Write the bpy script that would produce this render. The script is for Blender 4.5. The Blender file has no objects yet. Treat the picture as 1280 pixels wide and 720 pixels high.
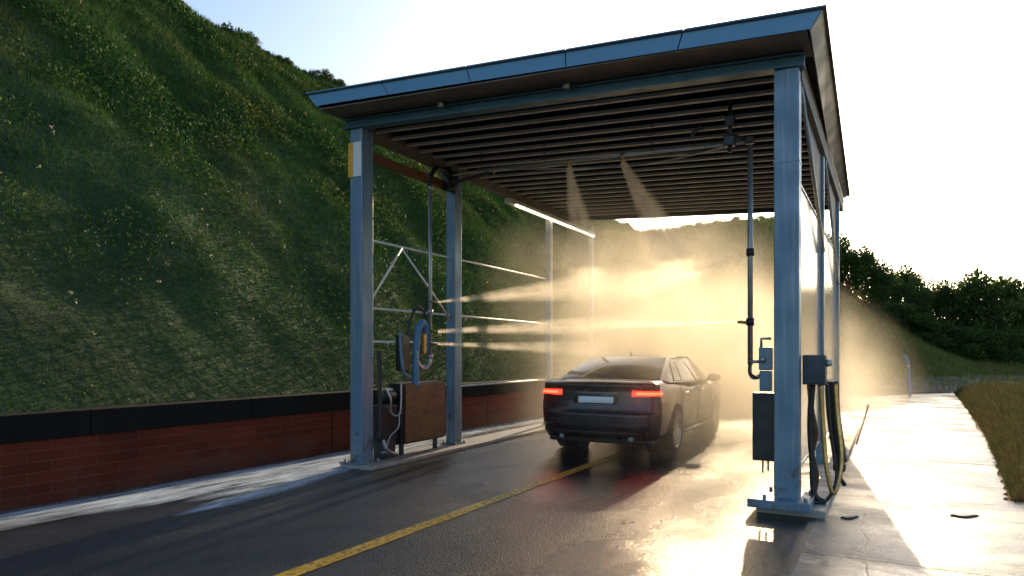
import bpy, bmesh, math, random
import numpy as np
from mathutils import Vector, Matrix
from mathutils.bvhtree import BVHTree

R = math.radians
rng = np.random.default_rng(7)
random.seed(7)
SC = bpy.context.scene
COL = SC.collection

# ------------------------------------------------------------------ materials
def nodes_of(name):
    m = bpy.data.materials.new(name)
    m.use_nodes = True
    nt = m.node_tree
    nt.nodes.clear()
    out = nt.nodes.new('ShaderNodeOutputMaterial')
    return m, nt, out

def N(nt, kind, **kw):
    n = nt.nodes.new(kind)
    for k, v in kw.items():
        if k.startswith('i_'):
            n.inputs[k[2:].replace('_', ' ')].default_value = v
        else:
            setattr(n, k, v)
    return n

def ramp(nt, src, stops):
    r = N(nt, 'ShaderNodeValToRGB')
    e = r.color_ramp.elements
    while len(e) > 1:
        e.remove(e[-1])
    for i, (p, c) in enumerate(stops):
        if not hasattr(c, '__len__'):
            c = (c, c, c)
        el = e[0] if i == 0 else e.new(p)
        el.position = p
        el.color = (c[0], c[1], c[2], 1)
    nt.links.new(src, r.inputs[0])
    return r.outputs[0]

def surf(name, c1, c2=None, rough=0.5, rough2=None, metal=0.0, scale=6.0, bump=0.0, bscale=60.0,
         stretch=(1, 1, 1), spec=0.5, emit=None, estr=0.0, coat=0.0, alpha=1.0, trans=0.0, dist=0.01):
    m, nt, out = nodes_of(name)
    b = N(nt, 'ShaderNodeBsdfPrincipled')
    nt.links.new(b.outputs[0], out.inputs[0])
    tc = N(nt, 'ShaderNodeTexCoord')
    mp = N(nt, 'ShaderNodeMapping')
    mp.inputs['Scale'].default_value = stretch
    nt.links.new(tc.outputs['Object'], mp.inputs[0])
    nz = N(nt, 'ShaderNodeTexNoise')
    nz.inputs['Scale'].default_value = scale
    nz.inputs['Detail'].default_value = 6
    nt.links.new(mp.outputs[0], nz.inputs['Vector'])
    c2 = c2 or tuple(x * 0.75 for x in c1)
    nt.links.new(ramp(nt, nz.outputs[0], [(0.32, c1), (0.68, c2)]), b.inputs['Base Color'])
    r2 = rough if rough2 is None else rough2
    nt.links.new(ramp(nt, nz.outputs[0], [(0.35, rough), (0.65, r2)]), b.inputs['Roughness'])
    b.inputs['Metallic'].default_value = metal
    b.inputs['Specular IOR Level'].default_value = spec
    b.inputs['Coat Weight'].default_value = coat
    b.inputs['Alpha'].default_value = alpha
    b.inputs['Transmission Weight'].default_value = trans
    if emit:
        b.inputs['Emission Color'].default_value = (*emit, 1)
        b.inputs['Emission Strength'].default_value = estr
    if bump > 0:
        n2 = N(nt, 'ShaderNodeTexNoise')
        n2.inputs['Scale'].default_value = bscale
        n2.inputs['Detail'].default_value = 4
        nt.links.new(mp.outputs[0], n2.inputs['Vector'])
        bp = N(nt, 'ShaderNodeBump')
        bp.inputs['Strength'].default_value = bump
        bp.inputs['Distance'].default_value = dist
        nt.links.new(n2.outputs[0], bp.inputs['Height'])
        nt.links.new(bp.outputs[0], b.inputs['Normal'])
    return m

def grime(m, amount, rust):
    """vertical lime-scale runs and small rust blooms over a painted surface"""
    nt = m.node_tree; b = [n for n in nt.nodes if n.type == 'BSDF_PRINCIPLED'][0]
    src = b.inputs['Base Color'].links[0].from_socket
    tc = N(nt, 'ShaderNodeTexCoord'); mp = N(nt, 'ShaderNodeMapping'); mp.inputs['Scale'].default_value = (26, 26, 1.3)
    nt.links.new(tc.outputs['Object'], mp.inputs[0])
    n1 = N(nt, 'ShaderNodeTexNoise'); n1.inputs['Scale'].default_value = 1.0; n1.inputs['Detail'].default_value = 5; nt.links.new(mp.outputs[0], n1.inputs['Vector'])
    n2 = N(nt, 'ShaderNodeTexNoise'); n2.inputs['Scale'].default_value = 5.0; n2.inputs['Detail'].default_value = 9; n2.inputs['Roughness'].default_value = 0.7; nt.links.new(tc.outputs['Object'], n2.inputs['Vector'])
    m1 = N(nt, 'ShaderNodeMix', data_type='RGBA'); nt.links.new(ramp(nt, n1.outputs[0], [(0.52, 0.0), (0.72, amount)]), m1.inputs[0])
    nt.links.new(src, m1.inputs[6]); m1.inputs[7].default_value = (0.36, 0.38, 0.38, 1)
    m2 = N(nt, 'ShaderNodeMix', data_type='RGBA'); g_ = N(nt, 'ShaderNodeNewGeometry'); s_ = N(nt, 'ShaderNodeSeparateXYZ'); nt.links.new(g_.outputs['Position'], s_.inputs[0])
    lo = N(nt, 'ShaderNodeMapRange'); lo.inputs['From Min'].default_value = 0.05; lo.inputs['From Max'].default_value = 0.7; lo.inputs['To Min'].default_value = 0.16; lo.inputs['To Max'].default_value = 0.0; nt.links.new(s_.outputs[2], lo.inputs['Value'])
    ad = N(nt, 'ShaderNodeMath', operation='ADD'); nt.links.new(n2.outputs[0], ad.inputs[0]); nt.links.new(lo.outputs[0], ad.inputs[1])
    nt.links.new(ramp(nt, ad.outputs[0], [(0.64, 0.0), (0.72, rust)]), m2.inputs[0])
    nt.links.new(m1.outputs[2], m2.inputs[6]); m2.inputs[7].default_value = (0.10, 0.045, 0.02, 1)
    nt.links.new(m2.outputs[2], b.inputs['Base Color'])
    return m

def leafmat(name, stops, rough=0.6, transl=0.25, patch=None):
    m, nt, out = nodes_of(name)
    g = N(nt, 'ShaderNodeNewGeometry')
    col = ramp(nt, g.outputs['Random Per Island'], stops)
    if patch:
        tc = N(nt, 'ShaderNodeTexCoord')
        nz = N(nt, 'ShaderNodeTexNoise')
        nz.inputs['Scale'].default_value = patch[0]
        nz.inputs['Detail'].default_value = 3
        nt.links.new(tc.outputs['Object'], nz.inputs['Vector'])
        f = ramp(nt, nz.outputs[0], [(0.45, 0.0), (0.66, 1.0)])
        mx = N(nt, 'ShaderNodeMix', data_type='RGBA')
        nt.links.new(f, mx.inputs[0])
        nt.links.new(col, mx.inputs[6])
        col2 = ramp(nt, g.outputs['Random Per Island'], patch[1])
        nt.links.new(col2, mx.inputs[7])
        col = mx.outputs[2]
    b = N(nt, 'ShaderNodeBsdfPrincipled')
    b.inputs['Roughness'].default_value = rough
    b.inputs['Specular IOR Level'].default_value = 0.25
    nt.links.new(col, b.inputs['Base Color'])
    t = N(nt, 'ShaderNodeBsdfTranslucent')
    nt.links.new(col, t.inputs[0])
    mix = N(nt, 'ShaderNodeMixShader')
    mix.inputs[0].default_value = transl
    nt.links.new(b.outputs[0], mix.inputs[1])
    nt.links.new(t.outputs[0], mix.inputs[2])
    nt.links.new(mix.outputs[0], out.inputs[0])
    return m

# ------------------------------------------------------------------ mesh helper
class MB:
    def __init__(s):
        s.v = []; s.f = []; s.sm = []
    def add(s, verts, faces, smooth=False):
        o = len(s.v)
        s.v += [tuple(v) for v in verts]
        s.f += [tuple(i + o for i in f) for f in faces]
        s.sm += [smooth] * len(faces)
        return s
    def box(s, lo, hi, M=None):
        x0, y0, z0 = lo; x1, y1, z1 = hi
        vs = [Vector(p) for p in ((x0,y0,z0),(x1,y0,z0),(x1,y1,z0),(x0,y1,z0),(x0,y0,z1),(x1,y0,z1),(x1,y1,z1),(x0,y1,z1))]
        if M: vs = [M @ v for v in vs]
        return s.add(vs, [(0,3,2,1),(4,5,6,7),(0,1,5,4),(1,2,6,5),(2,3,7,6),(3,0,4,7)])
    def bbox(s, lo, hi, b=0.01, M=None):
        """box with chamfered edges"""
        bm = bmesh.new()
        c = [(lo[i] + hi[i]) / 2 for i in range(3)]; d = [hi[i] - lo[i] for i in range(3)]
        bmesh.ops.create_cube(bm, size=1, matrix=Matrix.Translation(c) @ Matrix.Diagonal((*d, 1)))
        b = min(b, min(d) * 0.4)
        bmesh.ops.bevel(bm, geom=bm.edges[:], offset=b, segments=2, affect='EDGES', profile=0.6)
        if M: bm.transform(M)
        bm.verts.index_update()
        s.add([v.co[:] for v in bm.verts], [[v.index for v in f.verts] for f in bm.faces])
        bm.free()
        return s
    def tube(s, pts, r, n=8, smooth=True, cap=True, curve=0):
        pts = [Vector(p) for p in pts]
        if curve and len(pts) > 2:
            q = []
            P = [pts[0]] + pts + [pts[-1]]
            for i in range(1, len(P) - 2):
                for k in range(curve):
                    t = k / curve
                    a, b, c, d = P[i-1], P[i], P[i+1], P[i+2]
                    q.append(0.5 * ((2*b) + (c-a)*t + (2*a-5*b+4*c-d)*t*t + (3*b-a-3*c+d)*t**3))
            q.append(pts[-1]); pts = q
        rs = r if hasattr(r, '__len__') else [r] * len(pts)
        if len(rs) != len(pts):
            rs = [rs[0] + (rs[-1]-rs[0]) * i / (len(pts)-1) for i in range(len(pts))]
        up = Vector((0, 0, 1)); vs = []; prev = None
        for i, p in enumerate(pts):
            t = (pts[min(i+1, len(pts)-1)] - pts[max(i-1, 0)]).normalized()
            if prev is None:
                a = t.cross(up)
                if a.length < 0.05: a = t.cross(Vector((0, 1, 0)))
            else:
                a = prev - t * prev.dot(t)
            a.normalize(); prev = a; b = t.cross(a)
            for k in range(n):
                th = 2*math.pi*(k+0.5)/n
                vs.append(p + (a*math.cos(th) + b*math.sin(th)) * rs[i])
        fs = [(i*n+k, i*n+(k+1) % n, (i+1)*n+(k+1) % n, (i+1)*n+k) for i in range(len(pts)-1) for k in range(n)]
        s.add(vs, fs, smooth)
        if cap:
            o = len(pts)-1
            s.add(vs[:n], [tuple(range(n))[::-1]]); s.add(vs[o*n:], [tuple(range(n))])
        return s
    def bar(s, a, b, w, h, up=(0, 0, 1)):
        """rectangular bar from a to b"""
        a, b = Vector(a), Vector(b); t = (b-a).normalized(); u = Vector(up)
        x = t.cross(u).normalized(); z = x.cross(t)
        vs = []
        for p in (a, b):
            for sx, sz in ((-1,-1),(1,-1),(1,1),(-1,1)):
                vs.append(p + x*sx*w/2 + z*sz*h/2)
        return s.add(vs, [(0,1,2,3),(7,6,5,4),(0,4,5,1),(1,5,6,2),(2,6,7,3),(3,7,4,0)])
    def lathe(s, prof, c, axis='x', n=32):
        vs = []
        for r, h in prof:
            for k in range(n):
                th = 2*math.pi*k/n; a, b = r*math.cos(th), r*math.sin(th)
                p = {'x': (h, a, b), 'y': (a, h, b), 'z': (a, b, h)}[axis]
                vs.append((c[0]+p[0], c[1]+p[1], c[2]+p[2]))
        m = len(prof)
        return s.add(vs, [(i*n+k, i*n+(k+1) % n, (i+1)*n+(k+1) % n, (i+1)*n+k) for i in range(m-1) for k in range(n)], True)
    def grid(s, P, smooth=True):
        nu, nv = len(P), len(P[0])
        return s.add([p for row in P for p in row], [(i*nv+j, i*nv+j+1, (i+1)*nv+j+1, (i+1)*nv+j) for i in range(nu-1) for j in range(nv-1)], smooth)
    def mesh(s, name):
        me = bpy.data.meshes.new(name)
        me.from_pydata(s.v, [], s.f)
        me.polygons.foreach_set('use_smooth', s.sm)
        bm = bmesh.new(); bm.from_mesh(me)
        bmesh.ops.remove_doubles(bm, verts=bm.verts, dist=1e-5)
        bmesh.ops.recalc_face_normals(bm, faces=bm.faces)
        bm.to_mesh(me); bm.free()
        return me
    def build(s, name, mat, parent=None, loc=None):
        o = bpy.data.objects.new(name, s.mesh(name))
        o.data.materials.append(mat)
        COL.objects.link(o)
        if parent:
            o.parent = parent
            o.matrix_parent_inverse = parent.matrix_world.inverted() if False else Matrix.Identity(4)
        if loc: o.location = loc
        return o

def tag(o, label=None, cat=None, group=None, kind=None):
    if label: o['label'] = label
    if cat: o['category'] = cat
    if group: o['group'] = group
    if kind: o['kind'] = kind
    return o

def thing(name, label, cat, loc=(0, 0, 0), rz=0, group=None):
    o = bpy.data.objects.new(name, None)
    o.empty_display_size = 0.2
    COL.objects.link(o)
    o.location = loc; o.rotation_euler = (0, 0, rz)
    return tag(o, label, cat, group)

def npmesh(name, V, k, mat, smooth=False):
    """V: (n, k, 3) polygons with k corners each"""
    n = V.shape[0]
    me = bpy.data.meshes.new(name)
    me.vertices.add(n*k); me.loops.add(n*k); me.polygons.add(n)
    me.vertices.foreach_set('co', V.reshape(-1).astype(np.float32))
    me.loops.foreach_set('vertex_index', np.arange(n*k, dtype=np.int32))
    me.polygons.foreach_set('loop_start', np.arange(0, n*k, k, dtype=np.int32))
    me.polygons.foreach_set('loop_total', np.full(n, k, dtype=np.int32))
    me.update(calc_edges=True)
    me.materials.append(mat)
    return me

def npobj(name, V, k, mat, parent=None):
    o = bpy.data.objects.new(name, npmesh(name, V, k, mat))
    COL.objects.link(o)
    if parent: o.parent = parent
    return o

def norm(a):
    return a / np.maximum(np.linalg.norm(a, axis=-1, keepdims=True), 1e-9)

def leaves(P, A, size, aspect=0.5, spread=0.8):
    """diamond leaves at P growing along A (n,3)"""
    n = len(P)
    a = norm(A + rng.normal(0, spread, (n, 3)))
    b = norm(np.cross(a, rng.normal(0, 1, (n, 3))))
    s = np.asarray(size).reshape(-1, 1) * np.ones((n, 1))
    w = s * aspect * 0.5
    return np.stack([P, P + a*s*0.5 + b*w, P + a*s, P + a*s*0.5 - b*w], 1)

def blades(P, A, size, width, spread=0.3):
    n = len(P)
    a = norm(A + rng.normal(0, spread, (n, 3)))
    b = norm(np.cross(a, rng.normal(0, 1, (n, 3))))
    s = np.asarray(size).reshape(-1, 1) * np.ones((n, 1))
    w = np.asarray(width).reshape(-1, 1) * np.ones((n, 1)) * 0.5
    return np.stack([P + b*w, P + a*s, P - b*w], 1)

# smooth value noise on numpy arrays
_T = rng.random((256, 256))
def vnoise(x, y, sc):
    x = x*sc + 100.3; y = y*sc + 57.7
    xi = np.floor(x).astype(int); yi = np.floor(y).astype(int)
    fx = x-xi; fy = y-yi
    fx = fx*fx*(3-2*fx); fy = fy*fy*(3-2*fy)
    g = lambda i, j: _T[(xi+i) % 256, (yi+j) % 256]
    return (g(0,0)*(1-fx)+g(1,0)*fx)*(1-fy) + (g(0,1)*(1-fx)+g(1,1)*fx)*fy
def fbm(x, y, sc, o=4):
    v = 0; a = 0.5
    for k in range(o):
        v = v + a*vnoise(x, y, sc*2**k); a *= 0.5
    return v

# ------------------------------------------------------------------ camera, sky, sun
CAMZ = 1.45
YAW = math.atan(470/850)
cd = bpy.data.cameras.new('camera'); cam = bpy.data.objects.new('camera', cd); COL.objects.link(cam)
cam.location = (0, 0, CAMZ); cam.rotation_euler = (math.pi/2, 0, YAW)
cd.sensor_width = 36; cd.lens = 850/1280*36; cd.shift_y = 83/1280; cd.clip_end = 3000; cd.clip_start = 0.05
SC.camera = cam
def W(lat, d):                       # camera-plan coordinates to world plan coordinates
    return (math.cos(YAW)*lat - math.sin(YAW)*d, math.sin(YAW)*lat + math.cos(YAW)*d)

SUN_AZ, SUN_EL = R(-7.5), R(18.2)       # azimuth from +Y towards +X
w = bpy.data.worlds.new('World'); SC.world = w; w.use_nodes = True
nt = w.node_tree; bg = nt.nodes['Background']
sky = nt.nodes.new('ShaderNodeTexSky'); sky.sky_type = 'NISHITA'; sky.sun_disc = False
sky.sun_elevation = SUN_EL; sky.sun_rotation = SUN_AZ
sky.air_density = 1.0; sky.dust_density = 1.6; sky.ozone_density = 1.6; sky.altitude = 100
nt.links.new(sky.outputs[0], bg.inputs[0]); bg.inputs[1].default_value = 0.15
sd = bpy.data.lights.new('sun', 'SUN'); sun = bpy.data.objects.new('sun', sd); COL.objects.link(sun)
sd.energy = 4.4; sd.angle = R(0.6); sd.color = (1.0, 0.75, 0.45)
dv = Vector((math.sin(SUN_AZ)*math.cos(SUN_EL), math.cos(SUN_AZ)*math.cos(SUN_EL), math.sin(SUN_EL)))
sun.rotation_euler = dv.to_track_quat('Z', 'Y').to_euler(); sun.location = dv*60 + Vector((0, 0, 5))
SC.view_settings.view_transform = 'Standard'; SC.view_settings.look = 'None'
SC.view_settings.exposure = 0.66; SC.view_settings.gamma = 1.0; SC.view_settings.use_curve_mapping = False
cy = SC.cycles
cy.use_denoising = True
try: cy.denoiser = 'OPENIMAGEDENOISE'
except Exception: pass
cy.max_bounces = 8; cy.diffuse_bounces = 3; cy.glossy_bounces = 4; cy.transmission_bounces = 6
cy.volume_bounces = 5; cy.transparent_max_bounces = 12; cy.volume_step_rate = 1.0; cy.volume_max_steps = 128
cy.sample_clamp_indirect = 6; cy.use_adaptive_sampling = True; cy.adaptive_threshold = 0.02

# ------------------------------------------------------------------ material set
M = {}
M['blue'] = surf('blue_painted_steel', (0.16, 0.255, 0.34), (0.125, 0.21, 0.29), 0.35, 0.55, 0.25, 3, 0.05, 90)
M['fascia'] = surf('blue_fascia_sheet', (0.18, 0.42, 0.68), (0.16, 0.38, 0.62), 0.32, 0.45, 0.0, 2, 0.02, 30)
M['dark_steel'] = surf('dark_steel', (0.05, 0.065, 0.075), (0.035, 0.045, 0.055), 0.45, 0.6, 0.2, 5)
M['beam'] = surf('teal_beam_paint', (0.045, 0.125, 0.165), (0.035, 0.10, 0.135), 0.4, 0.55, 0.1, 5, 0.04, 60)
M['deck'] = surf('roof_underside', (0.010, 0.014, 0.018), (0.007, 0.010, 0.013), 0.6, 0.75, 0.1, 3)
M['soffit'] = surf('soffit_sheet', (0.16, 0.14, 0.115), (0.12, 0.105, 0.085), 0.6, 0.7, 0.0, 3)
M['sidepanel'] = surf('grey_side_sheet', (0.22, 0.235, 0.235), (0.17, 0.185, 0.19), 0.4, 0.55, 0.1, 3)
M['purlin'] = surf('purlin_lit_edge', (0.48, 0.45, 0.40), (0.35, 0.33, 0.30), 0.55, 0.7, 0.0, 4, 0.03, 40)
M['galv'] = surf('galvanised_steel', (0.42, 0.44, 0.46), (0.30, 0.32, 0.34), 0.35, 0.5, 0.7, 8, 0.03, 60)
M['white_rail'] = surf('white_painted_rail', (0.72, 0.70, 0.66), (0.55, 0.53, 0.48), 0.4, 0.55, 0.0, 7)
M['brown'] = surf('brown_board', (0.17, 0.075, 0.028), (0.11, 0.05, 0.02), 0.5, 0.65, 0, 5, 0.1, 30, (1, 1, 3))
M['black'] = surf('black_plastic', (0.018, 0.019, 0.02), (0.012, 0.012, 0.013), 0.35, 0.5, 0, 8)
M['rubber'] = surf('black_rubber', (0.02, 0.02, 0.02), (0.03, 0.028, 0.026), 0.5, 0.65, 0, 12)
M['bluehose'] = surf('blue_hose', (0.10, 0.25, 0.42), (0.07, 0.18, 0.32), 0.35, 0.5, 0, 8)
M['yellow'] = surf('yellow_label', (0.78, 0.40, 0.02), (0.70, 0.34, 0.02), 0.4, 0.5, 0, 12)
M['white'] = surf('white_label', (0.75, 0.77, 0.78), (0.66, 0.68, 0.70), 0.4, 0.5, 0, 12)
M['brass'] = surf('brass_fitting', (0.62, 0.42, 0.16), (0.45, 0.30, 0.10), 0.3, 0.45, 0.9, 20)
M['kerb'] = surf('kerb_concrete', (0.36, 0.34, 0.30), (0.24, 0.23, 0.21), 0.35, 0.7, 0, 5, 0.25, 70)
M['dark_band'] = surf('black_band', (0.010, 0.010, 0.011), (0.016, 0.015, 0.014), 0.85, 0.95, 0, 3, 0.1, 30, spec=0.08)

def brick_mat():
    m, nt, out = nodes_of('red_brick')
    b = N(nt, 'ShaderNodeBsdfPrincipled'); nt.links.new(b.outputs[0], out.inputs[0])
    tc = N(nt, 'ShaderNodeTexCoord'); sp = N(nt, 'ShaderNodeSeparateXYZ'); cb = N(nt, 'ShaderNodeCombineXYZ')
    nt.links.new(tc.outputs['Object'], sp.inputs[0])
    nt.links.new(sp.outputs[1], cb.inputs[0]); nt.links.new(sp.outputs[2], cb.inputs[1])
    bk = N(nt, 'ShaderNodeTexBrick')
    bk.inputs['Color1'].default_value = (0.155, 0.032, 0.018, 1); bk.inputs['Color2'].default_value = (0.11, 0.023, 0.014, 1)
    bk.inputs['Mortar'].default_value = (0.15, 0.05, 0.033, 1)
    bk.inputs['Scale'].default_value = 1.0; bk.inputs['Mortar Size'].default_value = 0.006
    bk.inputs['Brick Width'].default_value = 0.44; bk.inputs['Row Height'].default_value = 0.105
    nt.links.new(cb.outputs[0], bk.inputs['Vector'])
    nz = N(nt, 'ShaderNodeTexNoise'); nz.inputs['Scale'].default_value = 1.3; nz.inputs['Detail'].default_value = 7
    nt.links.new(tc.outputs['Object'], nz.inputs['Vector'])
    mx = N(nt, 'ShaderNodeMix', data_type='RGBA', blend_type='MULTIPLY'); mx.inputs[0].default_value = 0.8
    nt.links.new(bk.outputs[0], mx.inputs[6])
    nt.links.new(ramp(nt, nz.outputs[0], [(0.3, 0.55), (0.7, 1.15)]), mx.inputs[7])
    n3 = N(nt, 'ShaderNodeTexNoise'); n3.inputs['Scale'].default_value = 3.0; n3.inputs['Detail'].default_value = 8; n3.inputs['Roughness'].default_value = 0.7
    nt.links.new(tc.outputs['Object'], n3.inputs['Vector'])
    zz = N(nt, 'ShaderNodeMath', operation='MULTIPLY_ADD'); zz.inputs[1].default_value = -0.55; nt.links.new(sp.outputs[2], zz.inputs[0]); nt.links.new(n3.outputs[0], zz.inputs[2])
    ms = N(nt, 'ShaderNodeMix', data_type='RGBA'); nt.links.new(ramp(nt, zz.outputs[0], [(0.36, 0.0), (0.52, 0.55)]), ms.inputs[0])
    nt.links.new(mx.outputs[2], ms.inputs[6]); ms.inputs[7].default_value = (0.085, 0.05, 0.04, 1)
    nt.links.new(ms.outputs[2], b.inputs['Base Color'])
    nt.links.new(ramp(nt, nz.outputs[0], [(0.4, 0.75), (0.6, 0.9)]), b.inputs['Roughness']); b.inputs['Specular IOR Level'].default_value = 0.12
    bp = N(nt, 'ShaderNodeBump'); bp.inputs['Strength'].default_value = 0.4; bp.inputs['Distance'].default_value = 0.006
    inv = N(nt, 'ShaderNodeMath', operation='SUBTRACT'); inv.inputs[0].default_value = 1
    nt.links.new(bk.outputs['Fac'], inv.inputs[1]); nt.links.new(inv.outputs[0], bp.inputs['Height'])
    nt.links.new(bp.outputs[0], b.inputs['Normal'])
    return m
M['brick'] = brick_mat()

def wet_mat(name, dry1, dry2, r_lo, r_hi, grain=0.35, gscale=140, puddle=0.35, joint=None, wstretch=(1, 1, 1), coat=0.0, cracks=False):
    """wet paving: water film with puddles, fine aggregate grain and faint streaks"""
    m, nt, out = nodes_of(name)
    b = N(nt, 'ShaderNodeBsdfPrincipled'); nt.links.new(b.outputs[0], out.inputs[0])
    tc = N(nt, 'ShaderNodeTexCoord')
    mp = N(nt, 'ShaderNodeMapping'); mp.inputs['Scale'].default_value = wstretch
    nt.links.new(tc.outputs['Object'], mp.inputs[0])
    big = N(nt, 'ShaderNodeTexNoise'); big.inputs['Scale'].default_value = puddle; big.inputs['Detail'].default_value = 8; big.inputs['Roughness'].default_value = 0.62
    nt.links.new(mp.outputs[0], big.inputs['Vector'])
    mid = N(nt, 'ShaderNodeTexNoise'); mid.inputs['Scale'].default_value = 3.5; mid.inputs['Detail'].default_value = 5
    nt.links.new(mp.outputs[0], mid.inputs['Vector'])
    fine = N(nt, 'ShaderNodeTexVoronoi'); fine.inputs['Scale'].default_value = gscale
    nt.links.new(tc.outputs['Object'], fine.inputs['Vector'])
    col = ramp(nt, mid.outputs[0], [(0.3, dry1), (0.7, dry2)])
    nt.links.new(col, b.inputs['Base Color'])
    nt.links.new(ramp(nt, big.outputs[0], [(0.36, r_lo), (0.47, (r_lo+r_hi)/2), (0.62, r_hi)]), b.inputs['Roughness'])
    b.inputs['Specular IOR Level'].default_value = 0.5
    b.inputs['IOR'].default_value = 1.45
    b.inputs['Coat Weight'].default_value = coat; b.inputs['Coat IOR'].default_value = 1.4
    nt.links.new(ramp(nt, big.outputs[0], [(0.36, 0.10), (0.62, 0.30)]), b.inputs['Coat Roughness'])
    wet = ramp(nt, big.outputs[0], [(0.36, 0.35), (0.55, 1.0)])
    h1 = N(nt, 'ShaderNodeMath', operation='MULTIPLY'); nt.links.new(fine.outputs[0], h1.inputs[0]); nt.links.new(wet, h1.inputs[1])
    b1 = N(nt, 'ShaderNodeBump'); b1.inputs['Strength'].default_value = grain; b1.inputs['Distance'].default_value = 0.005
    nt.links.new(h1.outputs[0], b1.inputs['Height'])
    b2 = N(nt, 'ShaderNodeBump'); b2.inputs['Strength'].default_value = 0.10; b2.inputs['Distance'].default_value = 0.03
    nt.links.new(mid.outputs[0], b2.inputs['Height'])
    nt.links.new(b1.outputs[0], b2.inputs['Normal'])
    last = b2
    if joint:
        sp = N(nt, 'ShaderNodeSeparateXYZ'); nt.links.new(tc.outputs['Object'], sp.inputs[0])
        wob = N(nt, 'ShaderNodeMath', operation='MULTIPLY_ADD'); wob.inputs[1].default_value = 0.05
        nt.links.new(mid.outputs[0], wob.inputs[0]); nt.links.new(sp.outputs[1], wob.inputs[2])
        pp = N(nt, 'ShaderNodeMath', operation='PINGPONG'); pp.inputs[1].default_value = joint
        nt.links.new(wob.outputs[0], pp.inputs[0])
        jr = ramp(nt, pp.outputs[0], [(0.0, 0.0), (0.012, 0.0), (0.022, 1.0)])
        b3 = N(nt, 'ShaderNodeBump'); b3.inputs['Strength'].default_value = 0.8; b3.inputs['Distance'].default_value = 0.02
        nt.links.new(jr, b3.inputs['Height']); nt.links.new(last.outputs[0], b3.inputs['Normal'])
        last = b3
    if cracks:
        # wandering cracks and dark tar-like stains
        wv = N(nt, 'ShaderNodeMix', data_type='RGBA', blend_type='ADD'); wv.inputs[0].default_value = 0.35
        nn = N(nt, 'ShaderNodeTexNoise'); nn.inputs['Scale'].default_value = 1.7; nn.inputs['Detail'].default_value = 6
        nt.links.new(tc.outputs['Object'], nn.inputs['Vector']); nt.links.new(tc.outputs['Object'], wv.inputs[6]); nt.links.new(nn.outputs[1], wv.inputs[7])
        vo = N(nt, 'ShaderNodeTexVoronoi', feature='DISTANCE_TO_EDGE'); vo.inputs['Scale'].default_value = 0.42
        nt.links.new(wv.outputs[2], vo.inputs['Vector'])
        ck = ramp(nt, vo.outputs[0], [(0.0, 0.3), (0.002, 0.4), (0.005, 1.0)])
        st = N(nt, 'ShaderNodeTexNoise'); st.inputs['Scale'].default_value = 0.9; st.inputs['Detail'].default_value = 9; st.inputs['Roughness'].default_value = 0.68
        ms = N(nt, 'ShaderNodeMapping'); ms.inputs['Scale'].default_value = (0.7, 2.4, 1); nt.links.new(tc.outputs['Object'], ms.inputs[0]); nt.links.new(ms.outputs[0], st.inputs['Vector'])
        sv = ramp(nt, st.outputs[0], [(0.38, 0.22), (0.50, 1.0)])
        mm = N(nt, 'ShaderNodeMath', operation='MULTIPLY'); nt.links.new(ck, mm.inputs[0]); nt.links.new(sv, mm.inputs[1])
        mc = N(nt, 'ShaderNodeMix', data_type='RGBA', blend_type='MULTIPLY'); mc.inputs[0].default_value = 1
        nt.links.new(col, mc.inputs[6]); nt.links.new(mm.outputs[0], mc.inputs[7]); nt.links.new(mc.outputs[2], b.inputs['Base Color'])
        cw = N(nt, 'ShaderNodeMath', operation='MULTIPLY'); nt.links.new(sv, cw.inputs[0]); cw.inputs[1].default_value = coat
        nt.links.new(cw.outputs[0], b.inputs['Coat Weight'])
        b4 = N(nt, 'ShaderNodeBump'); b4.inputs['Strength'].default_value = 0.6; b4.inputs['Distance'].default_value = 0.006
        nt.links.new(ck, b4.inputs['Height']); nt.links.new(last.outputs[0], b4.inputs['Normal']); last = b4
    nt.links.new(last.outputs[0], b.inputs['Normal']); nt.links.new(last.outputs[0], b.inputs['Coat Normal'])
    return m
M['asphalt'] = wet_mat('wet_asphalt', (0.009, 0.014, 0.017), (0.018, 0.022, 0.025), 0.10, 0.40, 0.8, 95, 0.30, None, (1, 0.55, 1), 0.40)
M['paving'] = wet_mat('wet_concrete_paving', (0.17, 0.168, 0.16), (0.10, 0.10, 0.096), 0.07, 0.45, 0.6, 110, 0.7, 0.9, (1, 1.6, 1), 0.45, True)
M['gutter'] = wet_mat('wet_gutter_concrete', (0.15, 0.16, 0.175), (0.08, 0.088, 0.10), 0.08, 0.40, 0.3, 90, 0.8)
M['line_'] = surf('yellow_road_paint', (0.52, 0.34, 0.035), (0.42, 0.27, 0.035), 0.25, 0.5, 0, 14, 0.3, 130, dist=0.003)
def line_mat():
    m = M['line_']; nt = m.node_tree; b = [n for n in nt.nodes if n.type == 'BSDF_PRINCIPLED'][0]; out = [n for n in nt.nodes if n.type == 'OUTPUT_MATERIAL'][0]
    tc = N(nt, 'ShaderNodeTexCoord'); n1 = N(nt, 'ShaderNodeTexNoise'); n1.inputs['Scale'].default_value = 22; n1.inputs['Detail'].default_value = 8; n1.inputs['Roughness'].default_value = 0.75
    nt.links.new(tc.outputs['Object'], n1.inputs['Vector'])
    tr = N(nt, 'ShaderNodeBsdfTransparent'); mx = N(nt, 'ShaderNodeMixShader')
    nt.links.new(ramp(nt, n1.outputs[0], [(0.40, 0.25), (0.50, 1.0)]), mx.inputs[0])
    nt.links.new(tr.outputs[0], mx.inputs[1]); nt.links.new(b.outputs[0], mx.inputs[2]); nt.links.new(mx.outputs[0], out.inputs[0])
    return m
M['line'] = line_mat()
M['soil'] = surf('dry_soil', (0.20, 0.155, 0.10), (0.12, 0.09, 0.06), 0.9, 0.95, 0, 0.7, 0.5, 9, dist=0.05)
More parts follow.
